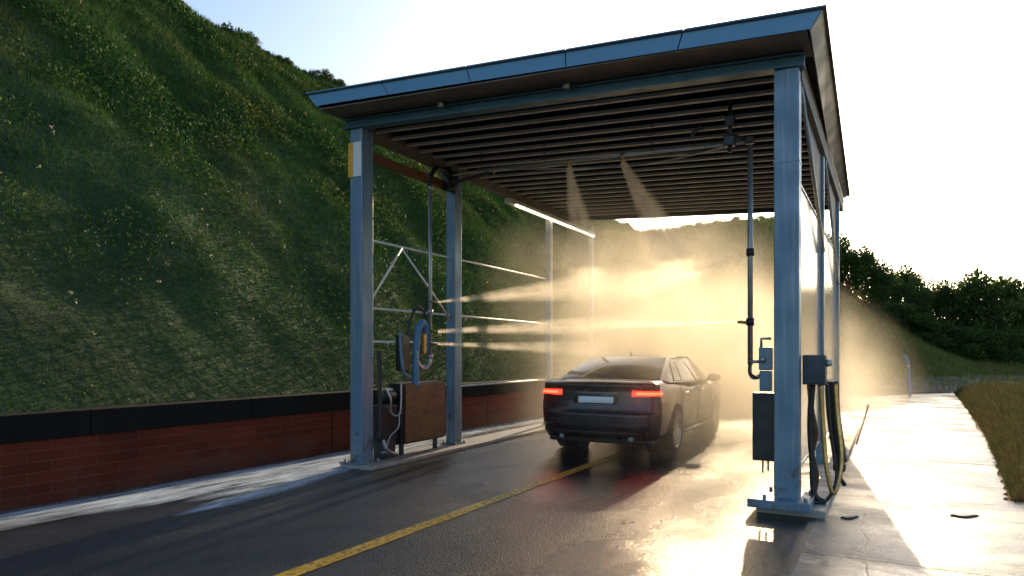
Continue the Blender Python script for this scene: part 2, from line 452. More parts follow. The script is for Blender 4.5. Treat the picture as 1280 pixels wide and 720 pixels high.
M['hillsoil'] = surf('hill_turf', (0.022, 0.055, 0.014), (0.014, 0.036, 0.010), 0.95, 0.95, 0, 0.9, 0.6, 6, dist=0.08)
M['bark'] = surf('bark', (0.07, 0.05, 0.035), (0.04, 0.03, 0.02), 0.9, 0.9, 0, 10, 0.4, 30)
M['ivy'] = leafmat('bank_leaves', [(0, (0.016, 0.060, 0.013)), (0.45, (0.032, 0.095, 0.016)), (0.85, (0.055, 0.120, 0.020)), (1.0, (0.08, 0.13, 0.03))],
                    0.8, 0.22, (0.28, [(0, (0.040, 0.085, 0.015)), (0.6, (0.075, 0.110, 0.020)), (1.0, (0.13, 0.12, 0.03))]))
M['bankgrass'] = leafmat('bank_grass', [(0, (0.024, 0.085, 0.016)), (0.6, (0.048, 0.125, 0.022)), (1.0, (0.085, 0.135, 0.030))], 0.8, 0.25,
                    (0.35, [(0, (0.040, 0.080, 0.018)), (1.0, (0.085, 0.105, 0.032))]))
M['hillgrass'] = leafmat('hill_grass', [(0, (0.09, 0.16, 0.03)), (0.6, (0.15, 0.20, 0.045)), (1.0, (0.26, 0.24, 0.07))], 0.7, 0.5,
                    (0.12, [(0, (0.12, 0.11, 0.03)), (1.0, (0.22, 0.17, 0.06))]))
M['drygrass'] = leafmat('dry_grass', [(0, (0.07, 0.070, 0.024)), (0.5, (0.14, 0.11, 0.045)), (0.8, (0.07, 0.088, 0.026)), (1.0, (0.28, 0.21, 0.10))], 0.8, 0.3, (0.9, [(0, (0.03, 0.06, 0.016)), (0.7, (0.06, 0.09, 0.024)), (1.0, (0.14, 0.12, 0.05))]))
M['treeleaf'] = leafmat('tree_leaves', [(0, (0.045, 0.09, 0.018)), (0.6, (0.075, 0.125, 0.028)), (1.0, (0.12, 0.14, 0.04))], 0.6, 0.45)
M['petal'] = leafmat('pale_petals', [(0, (0.45, 0.40, 0.06)), (0.5, (0.40, 0.38, 0.30)), (1.0, (0.30, 0.18, 0.09))], 0.6, 0.3)
M['foam'] = surf('wash_foam', (0.75, 0.78, 0.80), (0.62, 0.66, 0.70), 0.55, 0.7, 0, 20, 0.5, 60)

grime(M['blue'], 0.55, 0.7); grime(M['fascia'], 0.30, 0.0); grime(M['galv'], 0.3, 0.5); grime(M['white_rail'], 0.2, 0.7)
# ------------------------------------------------------------------ ground and paving
def sheet(name, poly, z, mat, kind='structure'):
    mb = MB(); mb.add([(x, y, z) for x, y in poly], [tuple(range(len(poly)))])
    return tag(mb.build(name, mat), kind=kind)

sheet('ground', [(-900, -900), (900, -900), (900, 900), (-900, 900)], -0.03, M['soil'])
sheet('road', [(-6.35, -12), (-0.55, -12), (-0.55, 26.5), (-6.35, 25)], 0.0, M['asphalt'])
# pavement with its ragged right edge
edge = [(1.02, 8.25), (1.12, 9.0), (1.20, 10.3), (1.28, 11.2), (1.37, 12.6), (1.50, 14.6), (1.58, 17), (1.80, 21), (1.95, 25), (2.2, 30.5)]
edge2 = []
for (a, b) in zip(edge[:-1], edge[1:]):
    for k in range(6):
        t = k/6; edge2.append((a[0]+(b[0]-a[0])*t + random.uniform(-.035, .035), a[1]+(b[1]-a[1])*t))
edge2.append(edge[-1])
sheet('pavement', [(-0.55, -12), (14, -12), (14, 8.1), (6, 8.22), (2.4, 8.18)] + edge2 + [(-0.55, 26.5)], 0.004, M['paving'])
sheet('gutter', [(-7.15, -12), (-6.35, -12), (-6.35, 25), (-7.15, 25)], 0.004, M['gutter'])
# yellow lane line, slightly worn edges
L = []; Rr = []
y = -6.0
while y < 24:
    cx = -3.45 + 0.004*y
    L.append((cx-0.070+random.uniform(-.004, .004), y)); Rr.append((cx+0.070+random.uniform(-.004, .004), y)); y += 0.25
mb = MB(); mb.grid([[(a[0], a[1], 0.006), (b[0], b[1], 0.006)] for a, b in zip(L, Rr)], False)
tag(mb.build('road_marking', M['line']), kind='structure')

# foam left along the gutter: ragged flat streaks
def foam_mat():
    m, nt, out = nodes_of('thin_foam')
    b = N(nt, 'ShaderNodeBsdfPrincipled'); tr = N(nt, 'ShaderNodeBsdfTransparent'); mx = N(nt, 'ShaderNodeMixShader')
    b.inputs['Base Color'].default_value = (0.58, 0.68, 0.78, 1); b.inputs['Roughness'].default_value = 0.5
    tc = N(nt, 'ShaderNodeTexCoord'); mp = N(nt, 'ShaderNodeMapping'); mp.inputs['Scale'].default_value = (3.2, 0.5, 1)
    nt.links.new(tc.outputs['Object'], mp.inputs[0])
    nz = N(nt, 'ShaderNodeTexNoise'); nz.inputs['Scale'].default_value = 2.2; nz.inputs['Detail'].default_value = 9; nz.inputs['Roughness'].default_value = 0.7
    nt.links.new(mp.outputs[0], nz.inputs['Vector'])
    at = N(nt, 'ShaderNodeAttribute', attribute_name='thickness'); fm = N(nt, 'ShaderNodeMath', operation='MULTIPLY', use_clamp=True); nt.links.new(at.outputs['Fac'], fm.inputs[1])
    nt.links.new(ramp(nt, nz.outputs[0], [(0.36, 0.0), (0.64, 0.95)]), fm.inputs[0]); nt.links.new(fm.outputs[0], mx.inputs[0])
    nt.links.new(tr.outputs[0], mx.inputs[1]); nt.links.new(b.outputs[0], mx.inputs[2]); nt.links.new(mx.outputs[0], out.inputs[0])
    return m
M['thinfoam'] = foam_mat()
FV, FF, FA = [], [], []
for fa in ((-6.72, -6.72, -1.0, 18.0, .55), (-6.55, -6.45, 2.2, 10.0, .75), (-6.0, -6.08, 4.2, 7.6, .55), (-5.55, -5.85, 3.8, 6.2, .42), (-6.85, -6.9, 1.0, 13, .4), (-6.28, -6.25, 3.4, 8.4, .5)):
    P = []; n = 60; o = len(FV); m = 9
    for i in range(n+1):
        t = i/n; wv = math.sin(math.pi*min(1, t*1.02))**0.6*fa[4]*(0.85+0.3*random.random()); cxx = fa[0]+(fa[1]-fa[0])*t
        for k in range(m):
            u = k/(m-1); FV.append((max(-7.13, cxx+(u-0.5)*wv), fa[2]+(fa[3]-fa[2])*t, 0.009+0.006*math.sin(math.pi*u)+0.0007*len(FF)/540)); FA.append((math.sin(math.pi*u)**0.8)*min(1, 6*t*(1-t)+0.05))
    FF += [(o+i*m+k, o+i*m+k+1, o+(i+1)*m+k+1, o+(i+1)*m+k) for i in range(n) for k in range(m-1)]
fme = bpy.data.meshes.new('foam'); fme.from_pydata(FV, [], FF)
fat = fme.attributes.new('thickness', 'FLOAT', 'POINT'); fat.data.foreach_set('value', FA)
fme.materials.append(M['thinfoam']); fo = bpy.data.objects.new('foam', fme); COL.objects.link(fo)
tag(fo, 'thin white wash foam streaked along the gutter', 'foam', kind='stuff')

# kerb islands under the two column rows
mb = MB(); mb.bbox((-6.14, 6.55, 0.0), (-5.62, 15.2, 0.055), 0.012)
tag(mb.build('kerb', M['kerb']), kind='structure')
mb = MB(); mb.bbox((-1.06, 6.55, 0.0), (-0.48, 14.8, 0.07), 0.012)
tag(mb.build('kerb', M['kerb']), kind='structure')

# low block-on-block retaining wall
wl = thing('retaining_wall', 'low red brick wall with a black band along its top at the foot of the green bank', 'wall', (-7.25, 12, 0))
mb = MB(); mb.box((-0.1, -24, -0.02), (0.1, 24, 0.62)); mb.build('brick_face', M['brick'], wl)
mb = MB()
y = -24
while y < 24:
    mb.bbox((-0.16, y+.004, 0.622), (0.125, y+1.996, 0.885), 0.012); y += 2
mb.build('dark_band', M['dark_band'], wl)  # near-black course along the top of the brick
mb = MB()
for y in (-4.55, -3.05, -0.1, 3.0, 6.0): mb.box((0.1, y, 0), (0.103, y+.02, 0.615))
mb.build('movement_joint', M['dark_band'], wl)

# ------------------------------------------------------------------ left bank
def bank_z(X, Y):
    d = -7.36 - X
    z = 0.80 + 0.93*np.clip(d, 0, 13.2)
    z = z - 0.25*np.exp(-((d-13.2)/1.6)**2)
    z = z + np.clip(d-13.2, 0, 60)*(-0.12)
    amp = np.clip(d/1.5, 0, 1)
    return z + amp*((fbm(X, Y, 0.23)-0.47)*0.6 + (fbm(X, Y, 0.9, 3)-0.44)*0.45)
xs = -7.36 - np.concatenate([np.linspace(0, 15, 76), np.linspace(15.5, 40, 14)])
ys = np.concatenate([np.linspace(-6, 40, 190), np.linspace(40.6, 110, 80)])
GX, GY = np.meshgrid(xs, ys, indexing='ij'); GZ = bank_z(GX, GY)
mb = MB(); mb.grid(np.stack([GX, GY, GZ], -1).tolist()); 
tag(mb.build('hillside', M['hillsoil']), kind='structure')

def bank_points(n, dens_pow, ymin, ymax, dmin=0.0, dmax=14.6):
    """scatter on the bank, denser close to the camera"""
    u = rng.random(n)
    Y = ymin + (ymax-ymin)*u**dens_pow
    d = dmin + (dmax-dmin)*rng.random(n)
    X = -7.36 - d
    return X, Y, bank_z(X, Y)
nrm = np.array([0.68, 0, 0.73])
# leafy ground cover in clumps
X, Y, Z = bank_points(620000, 1.7, 0, 85)
cl = fbm(X*1.0, Y*1.0, 0.75, 4)
keep = rng.random(len(X)) < np.clip((cl-0.42)*6, 0.06, 1)*np.clip((-7.36-X)/9.0+0.05, 0.05, 0.75)
X, Y, Z, cl = X[keep], Y[keep], Z[keep], cl[keep]
dist = np.sqrt(X*X+Y*Y)
h = np.clip((cl-0.36)*0.9, 0.0, 0.28)*rng.random(len(X))
P = np.stack([X, Y, Z], -1) + nrm*h[:, None]
size = np.clip(dist*0.0046, 0.045, 0.28)*rng.uniform(0.6, 1.35, len(X))
V = leaves(P, np.tile(np.array([0.35, -0.1, 0.55]), (len(P), 1)), size, 0.55, 0.75)
tag(npobj('ground_cover', V, 4, M['ivy']), 'leafy creeping ground cover spread over the steep bank', 'ground cover', kind='stuff')
# grass between
X, Y, Z = bank_points(760000, 1.75, 0, 75, 0.0, 14.2)
dist = np.sqrt(X*X+Y*Y)
V = blades(np.stack([X, Y, Z-0.02], -1), np.tile(np.array([0.45, -0.12, 0.8]), (len(X), 1)),
           np.clip(dist*0.009, 0.09, 0.36)*rng.uniform(0.5, 1.3, len(X)), np.clip(dist*0.0011, 0.009, 0.05), 0.42)
tag(npobj('grass', V, 3, M['bankgrass']), 'short green grass growing on the steep bank', 'grass', kind='stuff')
# flower and litter specks
X, Y, Z = bank_points(170, 1.4, 3, 40, 0.3, 13)
P = np.stack([X, Y, Z], -1) + nrm*0.22
V = leaves(np.repeat(P, 5, 0), np.tile(nrm, (len(P)*5, 1)), 0.042, 0.7, 0.9)
tag(npobj('wildflowers', V, 4, M['petal']), 'tiny pale and yellow wildflowers dotted over the bank', 'flowers', kind='stuff')

# ------------------------------------------------------------------ far hill
rid_px = [430, 560, 700, 790, 850, 900, 965, 1030, 1044, 1100, 1160, 1220, 1300, 1500, 1750]
rid_y  = [300, 300, 298, 296, 289, 283, 277, 298, 364, 398, 431, 455, 463, 466, 467]
def hill_h(px, d):
    rz = CAMZ + (443-np.interp(px, rid_px, rid_y))/850*45
    t = np.clip((d-27)/(18.0), 0, 1); s = t*t*(3-2*t)
    s = 0.35*t + 0.65*s
    return rz*s - np.clip(d-46, 0, 60)*0.05*np.clip(rz/8, 0, 1)
pxs = np.linspace(430, 1750, 210); dds = np.concatenate([np.linspace(26.2, 50, 70), np.linspace(51, 80, 12)])
PX, DD = np.meshgrid(pxs, dds, indexing='ij')
LAT = (PX-640)/850*DD
HX = math.cos(YAW)*LAT - math.sin(YAW)*DD; HY = math.sin(YAW)*LAT + math.cos(YAW)*DD
HZ = hill_h(PX, DD) - 0.03 + np.clip((DD-27)/4, 0, 1)*(fbm(HX, HY, 0.35)-0.47)*0.9
mb = MB(); mb.grid(np.stack([HX, HY, HZ], -1).tolist())
def hill_mat():
    m, nt, out = nodes_of('hill_ground')
    b = N(nt, 'ShaderNodeBsdfPrincipled'); nt.links.new(b.outputs[0], out.inputs[0])
    b.inputs['Roughness'].default_value = 0.95; b.inputs['Specular IOR Level'].default_value = 0.1
    tc = N(nt, 'ShaderNodeTexCoord'); nz = N(nt, 'ShaderNodeTexNoise'); nz.inputs['Scale'].default_value = 0.6; nz.inputs['Detail'].default_value = 8
    nt.links.new(tc.outputs['Object'], nz.inputs['Vector'])
    g = ramp(nt, nz.outputs[0], [(0.35, (0.09, 0.14, 0.03)), (0.65, (0.17, 0.17, 0.05))])
    s = ramp(nt, nz.outputs[0], [(0.35, (0.22, 0.17, 0.11)), (0.65, (0.14, 0.105, 0.07))])
    sp = N(nt, 'ShaderNodeSeparateXYZ'); nt.links.new(tc.outputs['Object'], sp.inputs[0])
    f = ramp(nt, sp.outputs[2], [(0.25, 0.0), (0.65, 1.0)])
    mx = N(nt, 'ShaderNodeMix', data_type='RGBA'); nt.links.new(f, mx.inputs[0]); nt.links.new(s, mx.inputs[6]); nt.links.new(g, mx.inputs[7])
    nt.links.new(mx.outputs[2], b.inputs['Base Color'])
    return m
tag(mb.build('hill', hill_mat()), kind='structure')
n = 90000
px = rng.uniform(600, 1500, n); d = 27.5 + 21*rng.random(n)**0.8
lat = (px-640)/850*d; X = math.cos(YAW)*lat - math.sin(YAW)*d; Y = math.sin(YAW)*lat + math.cos(YAW)*d
Z = hill_h(px, d) - 0.03 + np.clip((d-27)/4, 0, 1)*(fbm(X, Y, 0.35)-0.47)*0.9
k = (Z > 0.35) | (rng.random(n) < 0.12); X, Y, Z = X[k], Y[k], Z[k]
V = blades(np.stack([X, Y, Z-0.02], -1), np.tile(np.array([0.0, -0.2, 1.0]), (len(X), 1)), rng.uniform(0.18, 0.5, len(X)), 0.045, 0.3)
tag(npobj('meadow_grass', V, 3, M['hillgrass']), 'yellowish meadow grass on the hill behind the wash bay', 'grass', kind='stuff')

# right verge of dry grass, a low uneven mound beside the pavement
def verge_z(X, Y):
    e = np.interp(Y, [8.2, 14.6, 21, 31], [1.05, 1.5, 1.8, 2.2])
    t = np.clip((X-e)/0.9, 0, 1)*np.clip((Y-8.15)/0.5, 0, 1)*np.clip((32-Y)/3, 0, 1)
    return -0.02 + t*(0.20 + 0.30*(fbm(X, Y, 0.5)-0.3)) + np.clip((X-e)/12, 0, 1)*0.25*np.clip((Y-8.1)/2, 0, 1)*np.clip((32-Y)/3, 0, 1)
gx, gy = np.meshgrid(np.concatenate([np.linspace(0.95, 6, 60), np.linspace(6.3, 26, 30)]), np.linspace(8.1, 32, 110), indexing='ij')
e = np.interp(gy, [8.2, 14.6, 21, 31], [1.05, 1.5, 1.8, 2.2])
gx = gx + (e-1.0)*np.clip(1-(gx-0.95)/8, 0, 1)
mb = MB(); mb.grid(np.stack([gx, gy, verge_z(gx, gy)], -1).tolist())
tag(mb.build('verge', M['soil']), kind='structure')
n = 70000
Y = 8.25 + 22*rng.random(n)**1.5; e = np.interp(Y, [8.2, 14.6, 21, 31], [1.05, 1.5, 1.8, 2.2])
X = e + 0.03 + 11*rng.random(n)**1.7
Z = verge_z(X, Y)
dist = np.sqrt(X*X+Y*Y)
V = blades(np.stack([X, Y, Z-0.01], -1), np.tile(np.array([-0.15, -0.15, 0.9]), (n, 1)), np.clip(0.2+0.004*dist, .1, .4)*rng.uniform(0.5, 1.4, n)*np.clip((X-e)/0.5+0.35, 0, 1), np.clip(dist*0.0008, 0.007, 0.025), 0.45)
tag(npobj('verge_grass', V, 3, M['drygrass']), 'dry brown and green grass on the verge beside the wet pavement', 'grass', kind='stuff')

# ------------------------------------------------------------------ trees and shrubs
def make_tree(name, h, w, nl, leaf, seed, trunk=0.25):
    """trunk with limbs; leaf-sized faces gathered in clumps through an uneven crown"""
    r = np.random.default_rng(seed)
    root = thing(name, 'tree', 'tree')
    mb = MB()
    mb.tube([(0, 0, -0.3), (0.05*w, 0, h*0.25), (0.02*w, 0.04*w, h*0.55), (0, 0.02*w, h*0.85)], [0.045*h*0.6, 0.008*h], 7, curve=4)
    cl = []
    nb = 26
    for i in range(nb):
        t = r.uniform(trunk, 1.0); a = r.uniform(0, 2*math.pi)
        rad = w*0.5*math.sin(math.pi*(0.12+0.80*t))**0.6*r.uniform(0.45, 1.05)
        c = np.array([rad*math.cos(a), rad*math.sin(a), h*(0.08+0.88*t)*r.uniform(0.92, 1.06)])
        cl.append((c, w*r.uniform(0.10, 0.22)))
        z0 = c[2]*r.uniform(0.45, 0.75)
        mb.tube([(0.02*w, 0.02*w, z0), (c[0]*0.5, c[1]*0.5, z0+(c[2]-z0)*0.6), tuple(c)], [0.012*h, 0.003*h], 5, curve=3)
    mb.build('trunk', M['bark'], root)
    Ps = []; As = []
    for c, s in cl:
        m = int(nl/nb*r.uniform(0.6, 1.4)*(s/(0.16*w)))
        dd = r.normal(0, 1, (m, 3)); dd = dd/np.linalg.norm(dd, axis=1, keepdims=True)
        rr = s*r.random((m, 1))**0.45*1.25
        Ps.append(c + dd*rr*np.array([1.15, 1.15, 0.8])); As.append(dd+np.array([0, 0, 0.35]))
    P = np.concatenate(Ps); A = np.concatenate(As)
    V = leaves(P, A, leaf*r.uniform(0.6, 1.4, len(P)), 0.6, 0.6)
    npobj('crown', V, 4, M['treeleaf'], root)
    return root
def copy_tree(o, parent=None):
    c = o.copy(); COL.objects.link(c)
    if parent: c.parent = parent
    for ch in o.children: copy_tree(ch, c)
    return c
def hill_at(px, d):
    lat = (px-640)/850*d; x, y = W(lat, d)
    return x, y, float(hill_h(np.array(px), np.array(d)))-0.1
protos = [make_tree('tree', 5.0, 4.2, 5200, 0.26, 11, 0.05), make_tree('tree', 5.0, 3.6, 4800, 0.26, 12, 0.02), make_tree('tree', 5.0, 4.8, 5600, 0.28, 13, 0.08)]
used = [False]*3
def place(proto, loc, s, sz, rz, label, group, name=None, cat='tree'):
    o = protos[proto] if not used[proto] else copy_tree(protos[proto])
    used[proto] = True
    o.location = loc; o.scale = (s, s, sz); o.rotation_euler = (0, 0, rz)
    if name: o.name = name
    return tag(o, label, cat, group)
# (px, top y, depth, width factor)
row = [(1036, 292, 47, .8), (1052, 300, 49, .9), (1070, 314, 48, 1), (1088, 324, 50, .9), (1104, 333, 47, 1), (1121, 339, 50, 1), (1138, 345, 47, .95), (1155, 352, 50, 1),
       (1172, 358, 48, 1), (1190, 364, 51, 1), (1206, 366, 48, .9), (1258, 378, 48, 1), (1274, 376, 51, .9), (1290, 372, 48, 1), (1310, 368, 51, 1), (1335, 362, 49, 1), (1360, 362, 52, 1)]
for i, (px, ty, d, ws) in enumerate(row):
    x, y, z = hill_at(px, d)
    hh = CAMZ + (443-ty)/850*d - z
    place(i % 3, (x, y, z), 0.62*ws*(0.6+hh/14), hh/5.0, i*1.9, 'dark green tree in the dense row along the right hill flank', 'trees along the right hill flank')
x, y, z = hill_at(1240, 46)
hh = CAMZ + (443-347)/850*46 - z
place(2, (x, y, z), 0.95, hh/5.0, 0.7, 'round-topped tree rising highest above the low end of the right tree row', None)
# lower bushy second row that closes the bottom of the treeline
for i in range(13):
    px = 1112 + i*15 + random.uniform(-3, 3); d = 44.3 + random.uniform(-.5, .8)
    x, y, z = hill_at(px, d)
    ty = np.interp(px, [1060, 1110, 1160, 1200, 1300], [345, 372, 398, 408, 412])
    hh = CAMZ + (443-ty)/850*d - z
    place(i % 3, (x, y, z-0.15), 0.55, max(0.35, hh/5.0), i*2.3+1, 'dark bush at the foot of the right tree row', 'bushes in front of the right tree row', 'bush', 'bush')
# shrubs on the far hill crest, seen under the roof
for i, (px, ty) in enumerate([(862, 283), (876, 279), (893, 278), (907, 275), (921, 272), (935, 276), (950, 270), (962, 273), (1012, 285), (1024, 288)]):
    x, y, z = hill_at(px, 46)
    hh = CAMZ + (443-ty)/850*46 - z + 0.3
    place(i % 3, (x, y, z-0.25), 0.26, max(0.16, hh/5.0), i*1.3, 'small shrub on the crest of the hill seen under the roof', 'shrubs on the far hill crest', 'shrub', 'shrub')
# shrubs along the ridge of the left bank
def ridge_at(px, off=0.0):
    k = (px-640)/850; X = -20.5+off
    Y = X*(math.sin(YAW)*(-k)*-1 - 0)/1 if False else (k*(-math.sin(YAW))*X - math.cos(YAW)*X)/(math.sin(YAW)-k*math.cos(YAW))
    return X, Y, float(bank_z(np.array(X), np.array(Y)))
for i, (px, s) in enumerate([(196, .20), (207, .28), (222, .20), (240, .16), (262, .17), (285, .17), (305, .30), (314, .34), (330, .20), (348, .24), (360, .26), (376, .2), (395, .3), (408, .36), (420, .3)]):
    X, Y, Z = ridge_at(px)
    place(i % 3, (X, Y, Z-0.30), s*0.55, s*0.42, i*2.1, 'low dark shrub on the ridge of the left green bank', 'shrubs along the left ridge', 'shrub', 'shrub')

# ------------------------------------------------------------------ canopy
XL, XR, YF, YB = -5.95, -0.81, 6.72, 13.0
def zb(x): return 4.17 - 0.055*(x+0.7)          # beam top, roof falls to the right
cn = thing('wash_canopy', 'blue steel wash bay canopy with slatted roof standing over the car', 'canopy', (0, 0, 0))
def column(x, y, wx, wy, z0, z1, mat, plate=True, plate_h=0.03, pw=0.12):
    mb = MB(); mb.bbox((x-wx/2, y-wy/2, z0), (x+wx/2, y+wy/2, z1), 0.012)
    # splice joints and lips
    mb.box((x-wx/2-.004, y-wy/2-.004, 3.20), (x+wx/2+.004, y+wy/2+.004, 3.222))
    c = mb.build('column', mat, cn)
    if plate:
        p = MB(); p.bbox((x-wx/2-pw, y-wy/2-pw, z0-.001), (x+wx/2+pw*.55, y+wy/2+pw, z0+plate_h), 0.006)
        for sx in (-1, 1):
            for sy in (-1, 1):
                p.lathe([(0, .03), (.016, .03), (.016, 0)], (x+sx*(wx/2+pw*.33), y+sy*(wy/2+pw*.5), z0+plate_h), 'z', 6)
        p.build('base_plate', M['blue'], c)
    return c
column(XR, YF, 0.215, 0.20, 0.07, zb(XR)-0.125, M['blue'], True, 0.075, 0.20)
column(XL, YF+0.03, 0.20, 0.22, 0.055, zb(XL)-0.125, M['blue'], True, 0.02, 0.10)
column(XL+0.02, 8.85, 0.17, 0.19, 0.055, zb(XL)-0.19, M['blue'], True, 0.02, 0.06)
column(XL, 12.3, 0.11, 0.11, 0.055, zb(XL)-0.19, M['white_rail'], True, 0.02, 0.05)
column(XL, 14.5, 0.10, 0.10, 0.055, 4.16, M['white_rail'], True, 0.02, 0.05)
column(XR+0.05, 9.5, 0.10, 0.12, 0.07, zb(XR)-0.125, M['blue'], True, 0.03, 0.05)
column(XR+0.05, 12.4, 0.12, 0.12, 0.07, zb(XR)-0.125, M['blue'], True, 0.03, 0.05)
# front beam (I section)
def slope_box(mb, x0, x1, y0, y1, zt0, zb0):
    vs = []
    for x in (x0, x1):
        o = zb(x)
        vs += [(x, y0, o+zb0), (x, y1, o+zb0), (x, y1, o+zt0), (x, y0, o+zt0)]
    mb.add(vs, [(0,1,2,3),(7,6,5,4),(0,4,5,1),(1,5,6,2),(2,6,7,3),(3,7,4,0)])
mb = MB()
slope_box(mb, -6.12, -0.66, 6.60, 6.74, 0.0, -0.02); slope_box(mb, -6.12, -0.66, 6.60, 6.74, -0.10, -0.12); slope_box(mb, -6.12, -0.66, 6.635, 6.70, -0.0205, -0.0995)
mb.build('front_beam', M['beam'], cn)
mb = MB(); slope_box(mb, -6.10, -0.70, 13.35, 13.45, 0.0, -0.14); mb.build('rear_beam', M['dark_steel'], cn)
for x, nm in ((XL, 0.0), (XR+0.07, 0.0)):
    mb = MB(); mb.box((x-.05, 6.76, zb(x)-.20), (x+.05, 13.34, zb(x)-.002)); mb.build('side_beam', M['soffit'], cn)
# sunlit rail that runs on past the roof to the last post
mb = MB(); mb.box((XL-.06, 10.6, 4.16), (XL+.055, 14.56, 4.25)); mb.build('side_rail', M['white_rail'], cn)
mb = MB(); mb.box((XL-.03, 6.87, 3.98), (XL+.03, 8.74, 4.10)); mb.build('side_rail', M['brown'], cn)
sl = thing('glow_strip', 'glowing white tube added along the rear left edge of the roof', 'light', (XL+.075, 10.7, 4.12))  # emissive tube added to make the bright rear rail glow white
mb = MB(); mb.bbox((-.018, 0, .03), (.055, 3.75, .075), .008); mb.build('casing', M['white_rail'], sl)
mb = MB(); mb.tube([(.02, .03, .008), (.02, 3.72, .008)], .021, 10); mb.build('tube', surf('glow_tube', (0.9, 0.88, 0.8), (0.9, 0.88, 0.8), 0.4, emit=(1.0, 0.88, 0.62), estr=2.6), sl)
# purlins in near-black for shade, pale strips below coloured as their lit edges
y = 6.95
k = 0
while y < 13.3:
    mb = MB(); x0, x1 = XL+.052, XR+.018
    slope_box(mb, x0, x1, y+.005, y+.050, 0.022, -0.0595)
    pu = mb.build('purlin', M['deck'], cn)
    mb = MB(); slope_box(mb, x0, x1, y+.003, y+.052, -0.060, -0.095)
    mb.build('lit_edge', M['purlin'], pu); y += 0.325; k += 1
# roof deck: sheet over purlins, skewed a little on the right
def zr(x, h): return zb(x) + h
YT0, YT1 = 6.15, 13.72
tl0, tr0, tr1, tl1 = (-6.33, YT0), (-0.445, YT0), (-0.60, YT1), (-6.33, YT1)
bl0, br0, br1, bl1 = (-6.20, 6.215), (-0.57, 6.215), (-0.80, 13.60), (-6.20, 13.60)
TOP, BOT = 0.185, 0.028
def roofpt(p, h): return (p[0], p[1], zb(p[0])+h + 0.012*(p[0]+3.4)*-0.6)
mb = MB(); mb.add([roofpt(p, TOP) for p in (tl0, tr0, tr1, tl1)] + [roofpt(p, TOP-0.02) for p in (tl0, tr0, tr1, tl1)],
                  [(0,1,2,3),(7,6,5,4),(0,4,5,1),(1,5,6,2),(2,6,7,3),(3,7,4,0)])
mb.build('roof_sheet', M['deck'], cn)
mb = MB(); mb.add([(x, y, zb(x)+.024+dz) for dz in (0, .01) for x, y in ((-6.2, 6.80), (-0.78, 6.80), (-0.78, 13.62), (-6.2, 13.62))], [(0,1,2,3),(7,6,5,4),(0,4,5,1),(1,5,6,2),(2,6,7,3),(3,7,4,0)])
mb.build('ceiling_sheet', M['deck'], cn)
mb = MB(); mb.add([(x, y, zb(x)+.020+dz) for dz in (0, .012) for x, y in ((-6.19, 6.235), (-0.60, 6.235), (-0.60, 6.795), (-6.19, 6.795))], [(0,1,2,3),(7,6,5,4),(0,4,5,1),(1,5,6,2),(2,6,7,3),(3,7,4,0)])
mb.build('soffit', M['soffit'], cn)
def panel(mb, a, b, c, d, n, gap, th=0.012):
    """row of slanting panels a-b top edge, d-c bottom edge, with thin gaps"""
    a, b, c, d = map(Vector, (a, b, c, d))
    for i in range(n):
        t0 = i/n + (gap if i else 0); t1 = (i+1)/n - (gap if i < n-1 else 0)
        q = [a.lerp(b, t0), a.lerp(b, t1), d.lerp(c, t1), d.lerp(c, t0)]
        nn = (q[1]-q[0]).cross(q[3]-q[0]).normalized()*th
        mb.add(q + [p+nn for p in q], [(0,1,2,3),(7,6,5,4),(0,4,5,1),(1,5,6,2),(2,6,7,3),(3,7,4,0)])
mb = MB(); panel(mb, roofpt(tl0, TOP+.012), roofpt(tr0, TOP+.012), roofpt(br0, BOT+.015), roofpt(bl0, BOT+.015), 5, 0.0011); mb.build('front_fascia', M['fascia'], cn)
mb = MB(); panel(mb, roofpt(tr0, TOP+.012), roofpt(tr1, TOP+.012), roofpt(br1, BOT), roofpt(br0, BOT), 3, 0.0006); mb.build('side_fascia', M['sidepanel'], cn)
mb = MB(); panel(mb, roofpt(tl1, TOP+.012), roofpt(tl0, TOP+.012), roofpt(bl0, BOT), roofpt(bl1, BOT), 3, 0.0006); mb.build('side_fascia', M['fascia'], cn)
mb = MB(); panel(mb, roofpt(tr1, TOP+.012), roofpt(tl1, TOP+.012), roofpt(bl1, BOT), roofpt(br1, BOT), 3, 0.0006); mb.build('rear_fascia', M['fascia'], cn)
mb = MB(); mb.box((-0.71, 6.75, 4.175), (-0.685, 13.55, 4.20)); mb.build('gutter_trim', M['brass'], cn)
# left wall frame: rails and inverted V brace
for z, y0, y1 in ((2.95, 6.87, 12.25), (2.06, 6.87, 12.25), (1.62, 6.87, 8.75), (0.95, 8.95, 12.25)):
    mb = MB(); mb.tube([(XL, y0, z), (XL, y1, z)], 0.016, 8); mb.build('cross_rail', M['white_rail'], cn)
for a, b in (((XL+.02, 7.55, 2.93), (XL+.02, 6.88, 2.12)), ((XL+.02, 7.55, 2.93), (XL+.02, 8.74, 2.0))):
    mb = MB(); mb.tube([a, b], 0.016, 8); mb.build('brace', M['white_rail'], cn)
# right side bracing tubes under the roof
for a, b in (((XR+.1, 6.85, 3.95), (XR+.1, 9.4, 2.75)), ((XR+.1, 9.6, 3.95), (XR+.1, 12.3, 2.6))):
    mb = MB(); mb.tube([a, b], 0.02, 8); mb.build('brace', M['galv'], cn)
